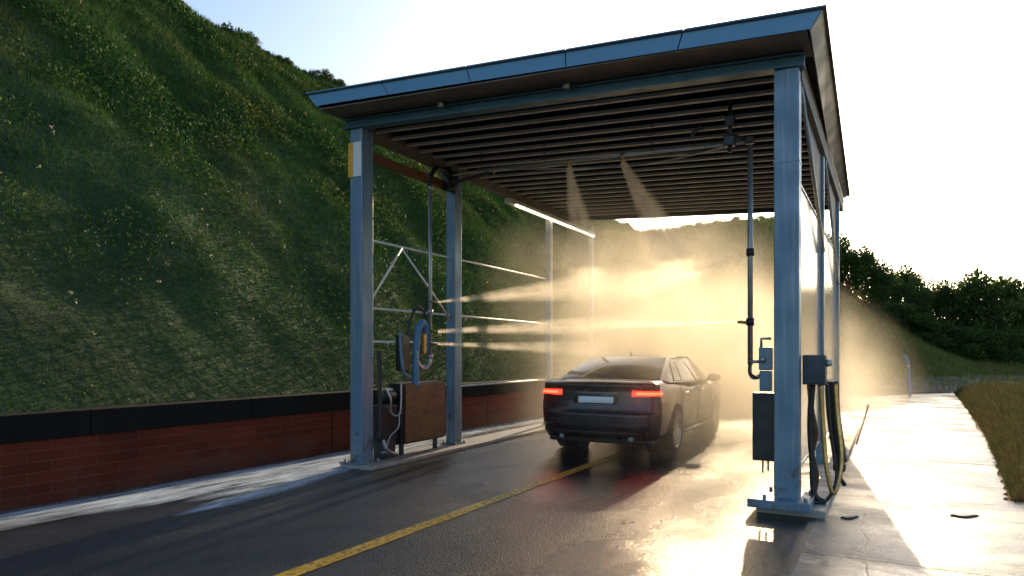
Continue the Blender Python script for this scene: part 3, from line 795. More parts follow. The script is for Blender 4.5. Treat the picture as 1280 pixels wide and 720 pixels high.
# triangular gusset sheets hanging at the right side
for y0 in (6.83, 9.56):
    mb = MB(); P = [(XR+.06, y0, 4.0), (XR+.06, y0+2.6, 4.0), (XR+.06, y0+2.6, 3.05), (XR+.06, y0+1.4, 3.6)]
    mb.add(P + [(x+.006, yy, z) for x, yy, z in P], [(0,1,2,3),(7,6,5,4),(0,4,5,1),(1,5,6,2),(2,6,7,3),(3,7,4,0)]); mb.build('gusset_sheet', M['soffit'], cn)
# two little roof lamps (unlit) on the front beam
def beam_lamp(x, label):
    o = thing('floodlight', label, 'light', (x, 6.52, zb(x)-0.02))
    mb = MB(); mb.bbox((-.035, -.025, -.035), (.035, .03, .02), .01); mb.build('casing', M['galv'], o)
    mb = MB(); mb.lathe([(0, -.012), (.018, -.010), (.022, 0)], (0, -.026, -.008), 'y', 12); mb.build('lens', M['brass'], o)
    mb = MB(); mb.bar((0, .02, .02), (0, .075, .05), .02, .02); mb.build('bracket', M['black'], o)
beam_lamp(-4.55, 'tiny unlit lamp under the blue fascia nearer its left end')
beam_lamp(-2.95, 'tiny unlit lamp under the blue fascia near its middle')

# yellow and white label on the left front column
sg = thing('column_sign', 'yellow and white label near the top of the left front column', 'sign', (XL, YF-0.083, 3.6))
mb = MB(); mb.bbox((-.118, -.012, .12), (-.035, 0, .56), .003); mb.build('yellow_panel', M['yellow'], sg)
mb = MB(); mb.bbox((-.0345, -.012, .12), (.10, 0, .56), .003); mb.build('white_panel', M['white'], sg)

# translucent screens between the right columns
def screen_mat():
    m, nt, out = nodes_of('frosted_screen')
    b = N(nt, 'ShaderNodeBsdfPrincipled'); b.inputs['Base Color'].default_value = (0.9, 0.88, 0.82, 1)
    b.inputs['Transmission Weight'].default_value = 0.92; b.inputs['Roughness'].default_value = 0.12; b.inputs['IOR'].default_value = 1.2
    nt.links.new(b.outputs[0], out.inputs[0]); return m
M['screen'] = screen_mat()
sc_lab = ['clear wet splash screen between the front and middle right columns', 'clear wet splash screen between the middle and rear right columns']
for i, (y0, y1) in enumerate(((6.86, 9.42), (9.58, 12.32))):
    o = thing('splash_screen', sc_lab[i], 'screen', (XR+.05, y0, 0.35), 0, 'splash screens on the right side')
    mb = MB(); mb.box((-.004, .03, 0.02), (.004, y1-y0-.03, 2.75)); mb.build('pane', M['screen'], o)
    mb = MB()
    mb.bar((0, .012, 0), (0, .012, 2.77), .03, .02, (1, 0, 0)); mb.bar((0, y1-y0-.012, 0), (0, y1-y0-.012, 2.77), .03, .02, (1, 0, 0))
    mb.bar((0, .03, 2.765), (0, y1-y0-.03, 2.765), .03, .02); mb.bar((0, .03, .008), (0, y1-y0-.03, .008), .03, .02)
    mb.build('frame', M['galv'], o)

# ------------------------------------------------------------------ wash equipment
# left riser: pipe with hose loop over the top, U bend at the foot
lp = thing('spray_pipe', 'tall grey spray pipe with black hose loop between the left columns', 'pipe', (-5.75, 7.97, 0))
mb = MB(); mb.tube([(0, 0, 1.42), (0, 0, 3.86)], .028, 12); mb.build('riser', M['galv'], lp)
mb = MB(); mb.tube([(0, 0, 3.84), (0, 0.02, 4.02), (-.02, .22, 4.18), (-.05, .52, 4.15), (-.08, .75, 3.95)], .035, 10, curve=6); mb.build('hose_loop', M['rubber'], lp)
mb = MB(); mb.tube([(0, 0, 1.44), (0, -.02, 1.32), (-.02, -.14, 1.25), (-.03, -.26, 1.34), (-.03, -.28, 1.5)], .03, 10, curve=6); mb.build('elbow', M['galv'], lp)
for z in (1.42, 2.06, 3.84):
    mb = MB(); mb.lathe([(0, -.03), (.042, -.03), (.042, .03), (0, .03)], (0, 0, z), 'z', 14); mb.build('coupling', M['galv'], lp)
for z in (2.2, 1.78, 1.6):
    mb = MB(); mb.tube([(.02, 0, z), (.13, .01, z)], [.022, .01], 10); mb.build('nozzle', M['brass'], lp)
# hose bracket cluster on top of the second left column
hb = thing('hose_bracket', 'black hose bracket clamped at the top of the second left column', 'bracket', (-5.86, 8.62, 4.0))
mb = MB(); mb.bbox((-.08, -.08, -.05), (.06, .02, .30), .015); mb.build('clamp', M['black'], hb)
mb = MB(); mb.bbox((.08, -.06, -.02), (.16, .02, .22), .015); mb.build('valve', M['black'], hb)
mb = MB(); mb.tube([(.0, -.05, .05), (.12, -.1, .02), (.4, -.1, .06), (.75, -.1, .1)], .022, 8, curve=5); mb.build('hose', M['rubber'], hb)
# ceiling spray boom
sb = thing('spray_boom', 'long thin spray boom hung under the slatted ceiling above the car', 'pipe', (0, 0, 0))
pa, pb_ = Vector((-5.1, 8.2, 4.06)), Vector((-1.3, 7.66, 3.74))
mb = MB(); mb.tube([pa, pb_], .018, 8); mb.build('boom_pipe', M['galv'], sb)
mb = MB(); mb.tube([(-5.7, 8.45, 4.12), (-5.0, 8.55, 4.14), (-3.0, 8.75, 3.98), (-1.3, 7.72, 3.78)], .012, 8, curve=8); mb.build('feed_line', M['galv'], sb)
for t, r in ((0.08, .03), (0.40, .03), (0.60, .03)):
    p = pa.lerp(pb_, t); mb = MB(); mb.tube([p+Vector((0, 0, .02)), p-Vector((0, 0, .07))], [.026, .014], 10); mb.build('nozzle', M['brass'], sb)
for t in (0.02, .3, .7):
    p = pa.lerp(pb_, t); mb = MB(); mb.tube([p, (p.x, p.y, zb(p.x)-.094)], .006, 6); mb.build('hanger', M['black'], sb)
# right riser with nozzle
rp = thing('spray_pipe', 'slim grey spray pipe with side nozzle left of the right front column', 'pipe', (-1.3, 7.66, 0))
mb = MB(); mb.tube([(0, 0, 1.34), (0, 0, 3.70)], .028, 12); mb.build('riser', M['galv'], rp)
mb = MB(); mb.tube([(-.02, 0, 1.80), (-.13, -.02, 1.80)], [.028, .012], 10); mb.build('nozzle', M['brass'], rp)
for cz in (2.55, 1.80):
    mb = MB(); mb.lathe([(0, -.04), (.042, -.04), (.042, .04), (0, .04)], (0, 0, cz), 'z', 12); mb.build('coupling', M['black'], rp)
mb = MB(); mb.tube([(0, 0, 1.36), (.0, 0, 1.24), (.06, -.05, 1.2), (.16, -.1, 1.26)], .022, 8, curve=5); mb.build('elbow', M['galv'], rp)
mb = MB(); mb.bbox((-.05, -.03, 3.72), (.04, .03, 3.80), .01); mb.tube([(-.05, 0, 3.78), (-.22, -.05, 3.86), (-.22, -.05, 4.02)], .02, 8, curve=4); mb.build('top_fitting', M['black'], rp)
# swivel gear near the ceiling
sw = thing('hose_swivel', 'small black hose swivel hanging under the right of the slatted ceiling', 'fitting', (-1.45, 7.35, 3.83))
mb = MB(); mb.bbox((-.05, -.05, 0), (.05, .05, .12), .015); mb.build('upper_block', M['black'], sw)
mb = MB(); mb.bbox((-.06, -.05, -.20), (.05, .05, -.09), .015); mb.build('lower_block', M['black'], sw)
mb = MB(); mb.tube([(0, 0, .27), (0, 0, -.26)], .022, 8); mb.build('spindle', M['rubber'], sw)
mb = MB(); mb.tube([(-.30, 0, .06), (-.42, 0, -.02)], .02, 8); mb.build('handle', M['rubber'], sw)
# valve manifold and black box on the right front column
vm = thing('valve_manifold', 'grey valve manifold bolted to the right front column above a black box', 'valve', (-1.02, 6.86, 1.10))
mb = MB(); mb.bbox((-.06, -.05, .20), (.06, .05, .42), .012); mb.build('valve_body', M['blue'], vm)
mb = MB(); mb.bbox((-.055, -.04, 0), (.055, .04, .195), .01); mb.build('mount', M['blue'], vm)
mb = MB(); mb.tube([(-.04, -.02, .42), (-.04, -.02, .50), (.05, -.02, .50)], .014, 8); mb.build('pipework', M['galv'], vm)
mb = MB(); mb.tube([(-.16, 0, .28), (-.06, 0, .28)], .016, 8); mb.build('inlet_pipe', M['galv'], vm)
mb = MB(); mb.tube([(-.14, .02, .30), (-.15, -.02, .18), (-.06, -.04, .12)], .012, 8, curve=5); mb.build('hose', M['rubber'], vm)
mb = MB(); mb.lathe([(0, -.02), (.03, -.02), (.03, .02), (0, .02)], (-.02, -.06, .30), 'y', 12); mb.build('gauge', M['galv'], vm)
bx = thing('pump_box', 'tall black box mounted low on the left of the right front column', 'box', (-1.03, 6.86, 0.44))
mb = MB(); mb.bbox((-.105, -.06, 0), (.105, .06, .645), .008); mb.build('housing', M['black'], bx)
mb = MB(); mb.bbox((-.095, -.066, .02), (.095, -.0605, .625), .004); mb.build('door', M['black'], bx)
mb = MB(); mb.tube([(-.02, 0, .003), (-.02, 0, -.12)], .009, 6); mb.tube([(.03, 0, .003), (.03, 0, -.10)], .009, 6); mb.build('outlet_pipe', M['galv'], bx)
# control box on the right face and hanging hoses
cb_ = thing('control_box', 'dark control box with round knob on the right front column', 'box', (-0.60, 6.92, 1.17))
mb = MB(); mb.bbox((-.095, -.10, 0), (.10, .10, .275), .012); mb.build('housing', M['dark_steel'], cb_)
mb = MB(); mb.lathe([(0, .03), (.028, .03), (.034, .0), (.034, -.02), (0, -.02)], (.12, -.02, .20), 'x', 14); mb.build('knob', M['galv'], cb_)
mb = MB(); mb.bbox((-.085, -.106, .015), (.09, -.1005, .26), .003); mb.build('cover', M['dark_steel'], cb_)
labs = ['thick black hose hanging nearest the right front column', 'yellowish hose hanging in a long loop below the control box', 'heavy black hose bundle hanging farthest right below the control box',
        'brown hose hanging tangled beside the right front column', 'thin black hose looping to the ground below the control box']
hs = [
    ('rubber', .028, [(-.62, 6.95, 1.17), (-.64, 6.95, .8), (-.62, 6.93, .45), (-.60, 6.9, .15), (-.5, 6.88, .085)]),
    ('brass', .020, [(-.55, 6.93, 1.17), (-.53, 6.95, .8), (-.50, 6.94, .4), (-.44, 6.96, .16), (-.38, 7.05, .45), (-.42, 7.1, .9), (-.44, 7.12, 1.17)]),
    ('rubber', .062, [(-.47, 7.16, 1.2), (-.46, 7.2, .9), (-.43, 7.2, .65), (-.40, 7.22, .42)]),
    ('brown', .022, [(-.66, 7.04, 1.2), (-.64, 7.06, .95), (-.60, 7.05, .7), (-.63, 7.05, .5), (-.59, 7.03, .3), (-.62, 7.05, .1)]),
    ('rubber', .016, [(-.50, 7.0, 1.17), (-.47, 7.05, .7), (-.42, 7.02, .3), (-.50, 6.9, .10), (-.62, 6.82, .09)]),
]
for lb, (mt, r, pts) in zip(labs, hs):
    mb = MB(); mb.tube(pts, r, 10, curve=8)
    tag(mb.build('hose', M[mt], None), lb, 'hose', 'hoses on the right front column')
mb = MB(); mb.tube([(-.40, 7.24, .40), (-.41, 7.2, .30), (-.36, 7.22, .2)], .02, 8, curve=4); mb.bbox((-.46, 7.12, .34), (-.35, 7.24, .42), .02)
tag(mb.build('spray_gun', M['black']), 'black spray gun at the lower end of the heavy right hose', 'spray gun')
# thin hose end sticking up from the kerb far right
mb = MB(); mb.tube([(-.42, 11.6, .08), (-.36, 11.75, .30), (-.30, 11.9, .52), (-.27, 12.0, .66)], .016, 8, curve=5)
tag(mb.build('hose', M['rubber']), 'thin dark hose end sticking up from the right kerb', 'hose')

# left pump station between the left columns
cab = thing('pump_cabinet', 'brown-panelled pump cabinet between the left columns', 'cabinet', (-5.9, 7.9, 0.055))
mb = MB(); mb.bbox((-.12, -.52, .16), (.10, .50, 1.0), .01); mb.build('housing', M['black'], cab)
mb = MB(); mb.bbox((.1015, -.46, .19), (.125, .49, .98), .008); mb.build('door_panel', M['brown'], cab)
for sy in (-.4, .4):
    mb = MB(); mb.bar((0, sy, 0), (0, sy, .165), .05, .05, (1, 0, 0)); mb.build('leg', M['dark_steel'], cab)
pm = thing('pump_unit', 'black pump unit with silver hoses beside the left front column', 'pump', (-5.9, 7.12, 0.055))
mb = MB(); mb.bbox((-.10, -.12, .25), (.08, .20, .72), .02); mb.build('housing', M['black'], pm)
mb = MB(); mb.lathe([(0, -.16), (.085, -.16), (.10, -.12), (.10, .10), (.07, .16), (0, .16)], (0, .06, .84), 'y', 18); mb.build('motor', M['black'], pm)
mb = MB(); mb.bbox((-.09, -.1, 0), (.06, .18, .245), .01); mb.build('stand', M['dark_steel'], pm)
mb = MB(); mb.tube([(.09, -.06, .95), (.14, -.02, .80), (.11, .02, .62), (.15, .14, .58), (.12, .22, .75), (.10, .25, 1.0)], .014, 8, curve=6); mb.build('silver_hose', M['galv'], pm)
mb = MB(); mb.tube([(.10, .20, .62), (.14, .14, .42), (.11, .0, .30), (.13, -.10, .16)], .012, 8, curve=6); mb.build('silver_hose', M['galv'], pm)
mb = MB(); mb.tube([(.13, -.16, .28), (.16, -.12, .14), (.2, .06, .06)], .022, 8, curve=4); mb.tube([(.13, -.2, .12), (.18, -.04, .10)], .018, 8); mb.build('floor_valve', M['galv'], pm)
hl = thing('hose_holder', 'blue hose looped over a black holder above the pump cabinet', 'hose', (-5.85, 7.55, 0))
mb = MB(); mb.bbox((-.06, -.17, 1.22), (.05, .02, 1.72), .02); mb.build('holder', M['black'], hl)
mb = MB(); mb.tube([(.04, .16, 1.0), (.05, .15, 1.45), (.05, .2, 1.78), (.05, .30, 1.90), (.05, .40, 1.80), (.05, .42, 1.5)], .05, 12, curve=7); mb.build('blue_hose', M['bluehose'], hl)
mb = MB(); mb.tube([(.06, -.22, 1.75), (.07, -.2, 1.4), (.07, -.14, 1.2), (.06, .02, 1.12)], .018, 8, curve=6); mb.build('lance', M['bluehose'], hl)
mb = MB(); mb.tube([(.0, .02, 1.2), (.02, .02, 1.8), (.0, .24, 2.12), (-.02, .46, 2.05)], .022, 8, curve=6); mb.build('black_hose', M['rubber'], hl)
mb = MB(); mb.bbox((.02, .28, 1.45), (.1, .36, 1.75), .03); mb.build('filter_bottle', M['yellow'] if False else M['brass'], hl)
mb = MB(); mb.tube([(-5.83, 6.95, 1.5), (-5.84, 6.98, .9), (-5.83, 6.95, .3)], .03, 8, curve=5)
tag(mb.build('hose', M['rubber']), 'black hose running down the back of the left front column', 'hose')

# ------------------------------------------------------------------ far right marker post, debris
mp_ = thing('marker_post', 'bent pale blue marker post where the wet pavement ends', 'post', (*W((1137-640)/850*24.0, 24.0), -0.02))
mb = MB(); mb.tube([(0, 0, 0), (-.03, 0, .7), (-.06, 0, 1.15), (-.12, 0, 1.38), (-.2, 0, 1.42)], .055, 10, curve=4); mb.build('post_tube', M['bluehose'], mp_)
mb = MB(); mb.tube([(-.045, 0, .95), (-.055, 0, 1.1)], .06, 10); mb.build('band', M['galv'], mp_)
def scrap(lat, d, a, b, rz, lab):
    x, y = W(lat, d); mb = MB(); n = 14; vs = []
    for z in (0.0, .012):
        for k in range(n):
            th = 2*math.pi*k/n; rr = 1 + 0.25*math.sin(3*th+1)
            vs.append((a*rr*math.cos(th)*(1 if z == 0 else .85), b*rr*math.sin(th)*(1 if z == 0 else .85), z))
    mb.add(vs, [tuple(range(n))[::-1], tuple(range(n, 2*n))] + [(k, (k+1) % n, n+(k+1) % n, n+k) for k in range(n)])
    o = mb.build('rubber_scrap', M['rubber'], None, (x, y, .008)); o.rotation_euler = (0, 0, rz + YAW)
    tag(o, lab, 'debris')
scrap((1205-640)/850*6.07, 6.07, .12, .05, .05, 'dark flat scrap lying on the bright pavement, the larger one at right')
scrap((1062-640)/850*6.0, 6.0, .09, .035, 0.3, 'dark flat scrap on the wet ground right of the front column base')

# ------------------------------------------------------------------ car
M['paint'] = surf('black_car_paint', (0.006, 0.009, 0.010), (0.008, 0.011, 0.012), 0.25, 0.33, 0.0, 2, 0.0, coat=0.4)
M['carglass'] = surf('dark_car_glass', (0.22, 0.19, 0.16), (0.20, 0.17, 0.145), 0.04, 0.08, 0, 3, spec=0.6, trans=0.75)
M['chrome'] = surf('bright_trim', (0.65, 0.66, 0.67), (0.55, 0.56, 0.57), 0.15, 0.25, 1.0, 6)
M['rim'] = surf('alloy_rim', (0.60, 0.60, 0.60), (0.48, 0.48, 0.48), 0.25, 0.35, 0.85, 6)
M['tail'] = surf('tail_lamp_red', (0.55, 0.02, 0.01), (0.45, 0.015, 0.01), 0.15, 0.25, 0, 30, emit=(1.0, 0.02, 0.008), estr=3.5)
M['tailhot'] = surf('tail_lamp_lit', (0.7, 0.08, 0.03), (0.7, 0.07, 0.02), 0.15, 0.2, 0, 30, emit=(1.0, 0.010, 0.004), estr=26.0)
M['plate'] = surf('number_plate_white', (0.88, 0.89, 0.90), (0.84, 0.85, 0.86), 0.35, 0.4, 0, 20)
car = thing('parked_car', 'black sedan with lit red tail lamps under the wash spray', 'car', (-3.56, 8.78, 0.0), R(1.2))
LEN = 4.75; WH = 0.91
YW = (1.0, 3.78); RA = 0.375
def body_rings():
    rings = []
    ys = [0.24 + (LEN-0.5)*i/90 for i in range(91)]
    def sect(y, s=1.0, yy=None):
        wv = WH*(1 - 0.05*max(0, (0.7-y)/0.7)**2 - 0.10*max(0, (y-3.9)/0.85)**2)
        zl = 0.27
        for c in YW:
            q = RA*RA - (y-c)**2
            if q > 0: zl = max(zl, 0.33 + math.sqrt(q)) if y > 0.3 else zl
        deck = np.interp(y, [0, 0.25, 0.6, 1.0, 2.0, 3.2, 3.8, 4.3, 4.75], [1.06, 1.085, 1.085, 1.075, 1.0, 1.0, 0.98, 0.92, 0.74])
        belt = deck - 0.06
        base = [(0.0, 0.27), (0.70, 0.27), (0.71, 0.27), (0.91, 0.27), (0.965, 0.36), (0.99, 0.50), (1.0, 0.64), (1.0, 0.74), (0.985, 0.85), (0.965, 0.93), (0.935, belt), (0.87, deck-0.012), (0.70, deck+.004), (0.35, deck+.014), (0.0, deck+.018)]
        pts = []
        for j, (u, z) in enumerate(base):
            z = max(z, zl + 0.006*j) if j >= 2 else z
            pts.append((u*wv, z))
        full = [(-x, z) for x, z in pts] + [(x, z) for x, z in pts[-2::-1]]
        return full
    def prof(z):   # vertical profile of the tail: bumper proud, plate zone recessed, lip at the top
        return float(np.interp(z, [0.27, 0.36, 0.46, 0.62, 0.68, 0.80, 0.95, 1.05, 1.12], [0.10, 0.03, 0.0, 0.0, 0.045, 0.065, 0.075, 0.05, 0.05]))
    def cap(y0, dirn, table):
        out = []
        src = sect(y0)
        for s, dy in table:
            r_ = []
            for x, z in src:
                zz = 0.70 + (z-0.70)*(1-(1-s)*0.9) if s > 0.2 else 0.70 + (z-0.70)*s*1.4
                sx = s
                pr = prof(zz) if dirn < 0 else prof(min(zz, 0.66))*0.6
                r_.append((x*sx, y0 + dirn*dy + (-dirn)*pr*min(1, (1-s)*14+0.0), zz))
            out.append(r_)
        return out
    rings += [[(x, y, z) for x, z in sect(y)] for y in ys]
    rings += cap(LEN-0.26, 1, [(0.985, .06), (0.95, .13), (0.88, .185), (0.72, .23), (0.5, .25), (0.25, .258), (0.0, .26)])
    # tail as a grid of level rows so that bumper shelf, lamp band and lip read as clean level lines
    src = sect(0.24); m = len(src)//2
    half = [(-x, z) for x, z in src[:m+1]][3:]          # outline from sill to deck centre
    oz = [z for _, z in half[:7]]; ow = [abs(x) for x, _ in half[:7]]
    dx = [abs(x) for x, _ in half[6:]][::-1]; dz = [z for _, z in half[6:]][::-1]
    us = np.linspace(-1, 1, 45); us = np.sign(us)*np.abs(us)**0.75
    tail = []
    def trow(z, back=0.0):
        hw = float(np.interp(z, oz, ow)); r_ = []
        for u in us:
            a = abs(u)
            r_.append((u*hw, 0.24 - 0.24*(1-a**5.5)**0.8*0.98 + (prof(z)+back)*(1-a**9), z))
        return r_
    tail.append([(u*ow[0], 0.26, 0.272) for u in us])
    for z in np.linspace(0.275, 1.022, 44): tail.append(trow(float(z)))
    tail.append([(x, y+0.010*(1-abs(u)**9), z+.012) for (x, y, z), u in zip(trow(1.022), us)])
    top = [(u*0.935*ow[3]*0.985, 0.26, float(np.interp(abs(u)*0.935*ow[3]*0.985, dx, dz))+.002) for u in us]
    for t in (0.15, 0.4, 0.7, 1.0):
        p0 = tail[45]
        tail.append([(a[0]+(b[0]-a[0])*t, a[1]+(b[1]-a[1])*t, a[2]+(b[2]-a[2])*min(1, t*1.0+0.25*(1-t))) for a, b in zip(p0, top)])
    return rings, tail
rings_, tail_ = body_rings()
mb = MB(); mb.grid(rings_); mb.grid(tail_)
body = mb.build('body', M['paint'], car)
bvh = BVHTree.FromPolygons(mb.v, mb.f)
def on_rear(x, z, proud, ang=0.0):
    d = Vector((math.sin(ang), math.cos(ang), 0))
    o = Vector((x, 0.3, z)) - d*2
    h = bvh.ray_cast(o, d)
    p = h[0] if h[0] else Vector((x, .1, z))
    return p - d*proud
def rear_patch(x0, x1, z0, z1, proud, nx=14, nz=5, shrink=0.0, fan=0.0, edge=True):
    """patch laid on the tail, following its curvature; its rim sinks back into the body"""
    P = []
    for i in range(nx+1):
        row_ = []
        x = x0+(x1-x0)*i/nx
        for j in range(nz+1):
            z = z0+(z1-z0)*j/nz
            t = i/nx
            zz = z + shrink*t*(0.5-(j/nz))*(z1-z0)
            rim = i in (0, nx) or j in (0, nz)
            a = -fan*abs(x)**4/0.5*math.copysign(1, x)
            row_.append(on_rear(x, zz, (-0.02 if rim and edge else proud), a))
        P.append(row_)
    return P
for s in (-1, 1):
    o = MB(); o.grid(rear_patch(s*0.48, s*0.89, 0.865, 0.965, .012, 18, 6, 0.25, 0.9)); lamp = o.build('tail_lamp', M['tail'], car)
    o = MB(); o.grid(rear_patch(s*0.52, s*0.88, 0.882, 0.948, .017, 14, 4, 0.2, 0.9)); o.build('lamp_cluster', M['tailhot'], lamp)
o = MB(); o.grid(rear_patch(-0.39, 0.39, 0.735, 0.902, .004, 12, 5)); rec = o.build('plate_recess', M['black'], car)
o = MB(); o.grid(rear_patch(-0.30, 0.30, 0.752, 0.886, .016, 10, 4)); o.build('number_plate', M['plate'], car)
o = MB(); o.grid(rear_patch(-0.34, 0.34, 0.910, 0.928, .020, 12, 3)); o.build('trunk_trim', M['chrome'], car)
o = MB(); o.grid(rear_patch(-0.84, 0.84, 0.655, 0.668, .005, 30, 3)); o.build('bumper_seam', M['black'], car)
o = MB(); o.grid(rear_patch(-0.70, 0.70, 0.30, 0.40, .006, 24, 4)); o.build('diffuser', M['black'], car)
for sx in (-.70, .70):
    o = MB(); o.grid(rear_patch(sx-.004, sx+.004, 0.675, 0.86, .004, 2, 10)); o.build('boot_seam', M['black'], car)
o = MB(); o.grid(rear_patch(-0.80, 0.80, 0.515, 0.545, .014, 30, 4)); o.build('bumper_ridge', M['paint'], car)
# greenhouse
def patch(a, b, c, d, bulge=(0, 0, 0), n=10, m=6):
    a, b, c, d = map(Vector, (a, b, c, d)); bl = Vector(bulge); P = []
    for i in range(n+1):
        u = i/n; row_ = []
        for j in range(m+1):
            v = j/m; p = a.lerp(b, u).lerp(d.lerp(c, u), v)
            row_.append(p + bl*(4*u*(1-u))*(0.4+0.6*(4*v*(1-v))))
        P.append(row_)
    return P
RB, RT = (0.77, 0.56, 1.098), (0.61, 1.50, 1.400)      # rear window base / top (half width, y, z)
FB, FT = (0.78, 3.72, 1.00), (0.625, 2.82, 1.412)
o = MB(); rf = []
for i in range(15):
    t = i/14; yv = RT[1]+(FT[1]-RT[1])*t; zc = 1.405 + 0.045*math.sin(math.pi*(0.08+0.84*t)); hw = 0.615+.02*math.sin(math.pi*t)
    rf.append([(hw*u, yv, zc - 0.045*abs(u)**2.4) for u in np.linspace(-1, 1, 13)])
o.grid(rf); o.build('roof', M['paint'], car)
m_ = lambda p, s=1: (s*p[0], p[1], p[2])
o = MB(); o.grid(patch(m_(RB, -1), m_(RB), m_(RT), m_(RT, -1), (0, -.10, .045), 18, 10)); o.build('rear_window', M['carglass'], car)
o = MB(); o.grid(patch(m_(FB), m_(FB, -1), m_(FT, -1), m_(FT), (0, .09, .03), 14, 8)); o.build('windscreen', M['carglass'], car)
for s in (-1, 1):
    zb0 = (s*0.86, 0.78, 1.05); zb1 = (s*0.845, 3.55, 0.985)
    o = MB(); o.grid(patch(zb0, zb1, (s*FT[0], FT[1], FT[2]-.02), (s*RT[0], RT[1], RT[2]-.02), (s*.03, 0, .0), 16, 6)); o.build('pillar_frame', M['paint'], car)
    o = MB(); o.grid(patch((s*RB[0], RB[1], RB[2]-.01), zb0, (s*RT[0], RT[1]+.02, RT[2]-.015), (s*RT[0], RT[1], RT[2]), (s*.02, 0, .0), 6, 6)); o.build('rear_pillar', M['paint'], car)
    o = MB(); o.grid(patch((s*FB[0], FB[1], FB[2]), zb1, (s*FT[0], FT[1]-.02, FT[2]-.015), (s*FT[0], FT[1], FT[2]), (s*.01, 0, .0), 4, 6)); o.build('front_pillar', M['paint'], car)
    def sp(u, v, off=.009):     # point on the side glass plane
        a, b = Vector(zb0), Vector(zb1); c, d = Vector((s*FT[0], FT[1], FT[2]-.02)), Vector((s*RT[0], RT[1], RT[2]-.02))
        p = a.lerp(b, u).lerp(d.lerp(c, u), v); return p + Vector((s*.03, 0, 0))*(4*u*(1-u))*(0.4+0.6*4*v*(1-v)) + Vector((s*off, 0, off*.4))
    for u0, u1 in ((0.07, 0.21), (0.23, 0.55), (0.585, 0.92)):
        o = MB(); o.grid([[sp(u0+(u1-u0)*i/6, 0.06+0.82*j/4) for j in range(5)] for i in range(7)]); o.build('side_window', M['carglass'], car)
    # mirror
    o = MB(); o.lathe([(0, -.07), (.06, -.06), (.085, -.02), (.085, .03), (.05, .08), (0, .09)], (0, 0, 0), 'y', 18)
    mv = [(s*0.99 + v[0]*1.25, 3.22 + v[1], 1.055 + v[2]*0.85) for v in o.v]; o.v = mv
    o.tube([(s*.84, 3.25, 1.0), (s*.93, 3.23, 1.03)], .022, 8)
    o.build('wing_mirror', M['paint'], car)
    for yy in (1.42, 2.52):
        o = MB(); o.bbox((s*.915-.012, yy, .86), (s*.915+.012, yy+.2, .885), .006); o.build('door_handle', M['chrome'], car)
    for yy in (1.30, 2.38, 3.35):
        o = MB(); o.tube([(s*.906, yy, .42), (s*.914, yy, .7), (s*.905, yy, .85), (s*.875, yy, .97)], .004, 5, curve=3); o.build('door_seam', M['black'], car)
    o = MB(); o.tube([(s*.885, 1.42, .30), (s*.885, 3.36, .30)], .022, 8); o.build('sill_trim', M['chrome'], car)
    for yw in YW:
        wx = s*0.80
        o = MB(); o.lathe([(.225, -.105), (.30, -.11), (.325, -.09), (.33, -.05), (.33, .05), (.325, .09), (.30, .11), (.225, .105)], (wx, yw, .33), 'x', 40)
        ty = o.build('wheel', M['rubber'], car)
        o = MB(); f = s*.06
        o.lathe([(.228, f+s*.045), (.215, f+s*.04), (.205, f-s*.02), (.20, -.10*s), (.06, -.08*s), (0, -.08*s)], (wx, yw, .33), 'x', 40)
        o.lathe([(0, f+s*.03), (.05, f+s*.03), (.06, f)], (wx, yw, .33), 'x', 20)
        for q in range(10):
            a = 2*math.pi*q/10; a2 = a+0.12
            o.bar((wx+f+s*.02, yw+.045*math.cos(a), .33+.045*math.sin(a)), (wx+f+s*.025, yw+.212*math.cos(a2), .33+.212*math.sin(a2)), .03, .02, (s, 0, 0))
        o.build('rim', M['rim'], ty)
        o = MB(); o.lathe([(0, 0), (.37, 0), (.37, -s*.20)], (s*.74, yw, .33), 'x', 30); o.build('arch_liner', M['black'], car)
o = MB(); o.bbox((-.78, .22, .20), (.78, 4.5, .62), .03); o.build('underbody', M['black'], car)
for x in (-.52, .50):
    o = MB(); o.tube([(x, .08, .30), (x, .5, .30)], .035, 12); o.build('exhaust', M['galv'], car)
o = MB(); o.tube([(0.0, 1.70, 1.42), (0.0, 1.62, 1.49)], [.014, .006], 8); o.build('aerial', M['black'], car)

o = MB(); o.bbox((-.62, 1.45, .6), (.62, 1.75, 1.08), .06); o.build('rear_seat', M['black'], car)
for x in (-.36, .36):
    o = MB(); o.bbox((x-.24, 2.35, .6), (x+.24, 2.55, 1.10), .07); o.bbox((x-.13, 2.36, 1.12), (x+.13, 2.46, 1.28), .04); o.tube([(x, 2.42, 1.09), (x, 2.42, 1.14)], .05, 8); o.build('front_seat', M['black'], car)
o = MB(); o.bbox((-.75, 3.15, .55), (.75, 3.6, 1.0), .05); o.build('dashboard', M['black'], car)
# ------------------------------------------------------------------ mist and water jets
def vol_mat(name, build, color=(1, .93, .80), aniso=0.55, step=1.0):
    m, nt, out = nodes_of(name)
    pv = N(nt, 'ShaderNodeVolumePrincipled')
    pv.inputs['Color'].default_value = (*color, 1)
    pv.inputs['Anisotropy'].default_value = aniso
    nt.links.new(pv.outputs[0], out.inputs['Volume'])
    build(nt, pv)
    try: m.cycles.volume_step_rate = step
    except Exception: pass
    try: m.volume_step_rate = step
    except Exception: pass
    return m
def math_(nt, op, a, b=None, c=None, clamp=False):
    n = N(nt, 'ShaderNodeMath', operation=op, use_clamp=clamp)
    for i, v in enumerate((a, b, c)):
        if v is None: continue
        if isinstance(v, (int, float)): n.inputs[i].default_value = v
        else: nt.links.new(v, n.inputs[i])
    return n.outputs[0]

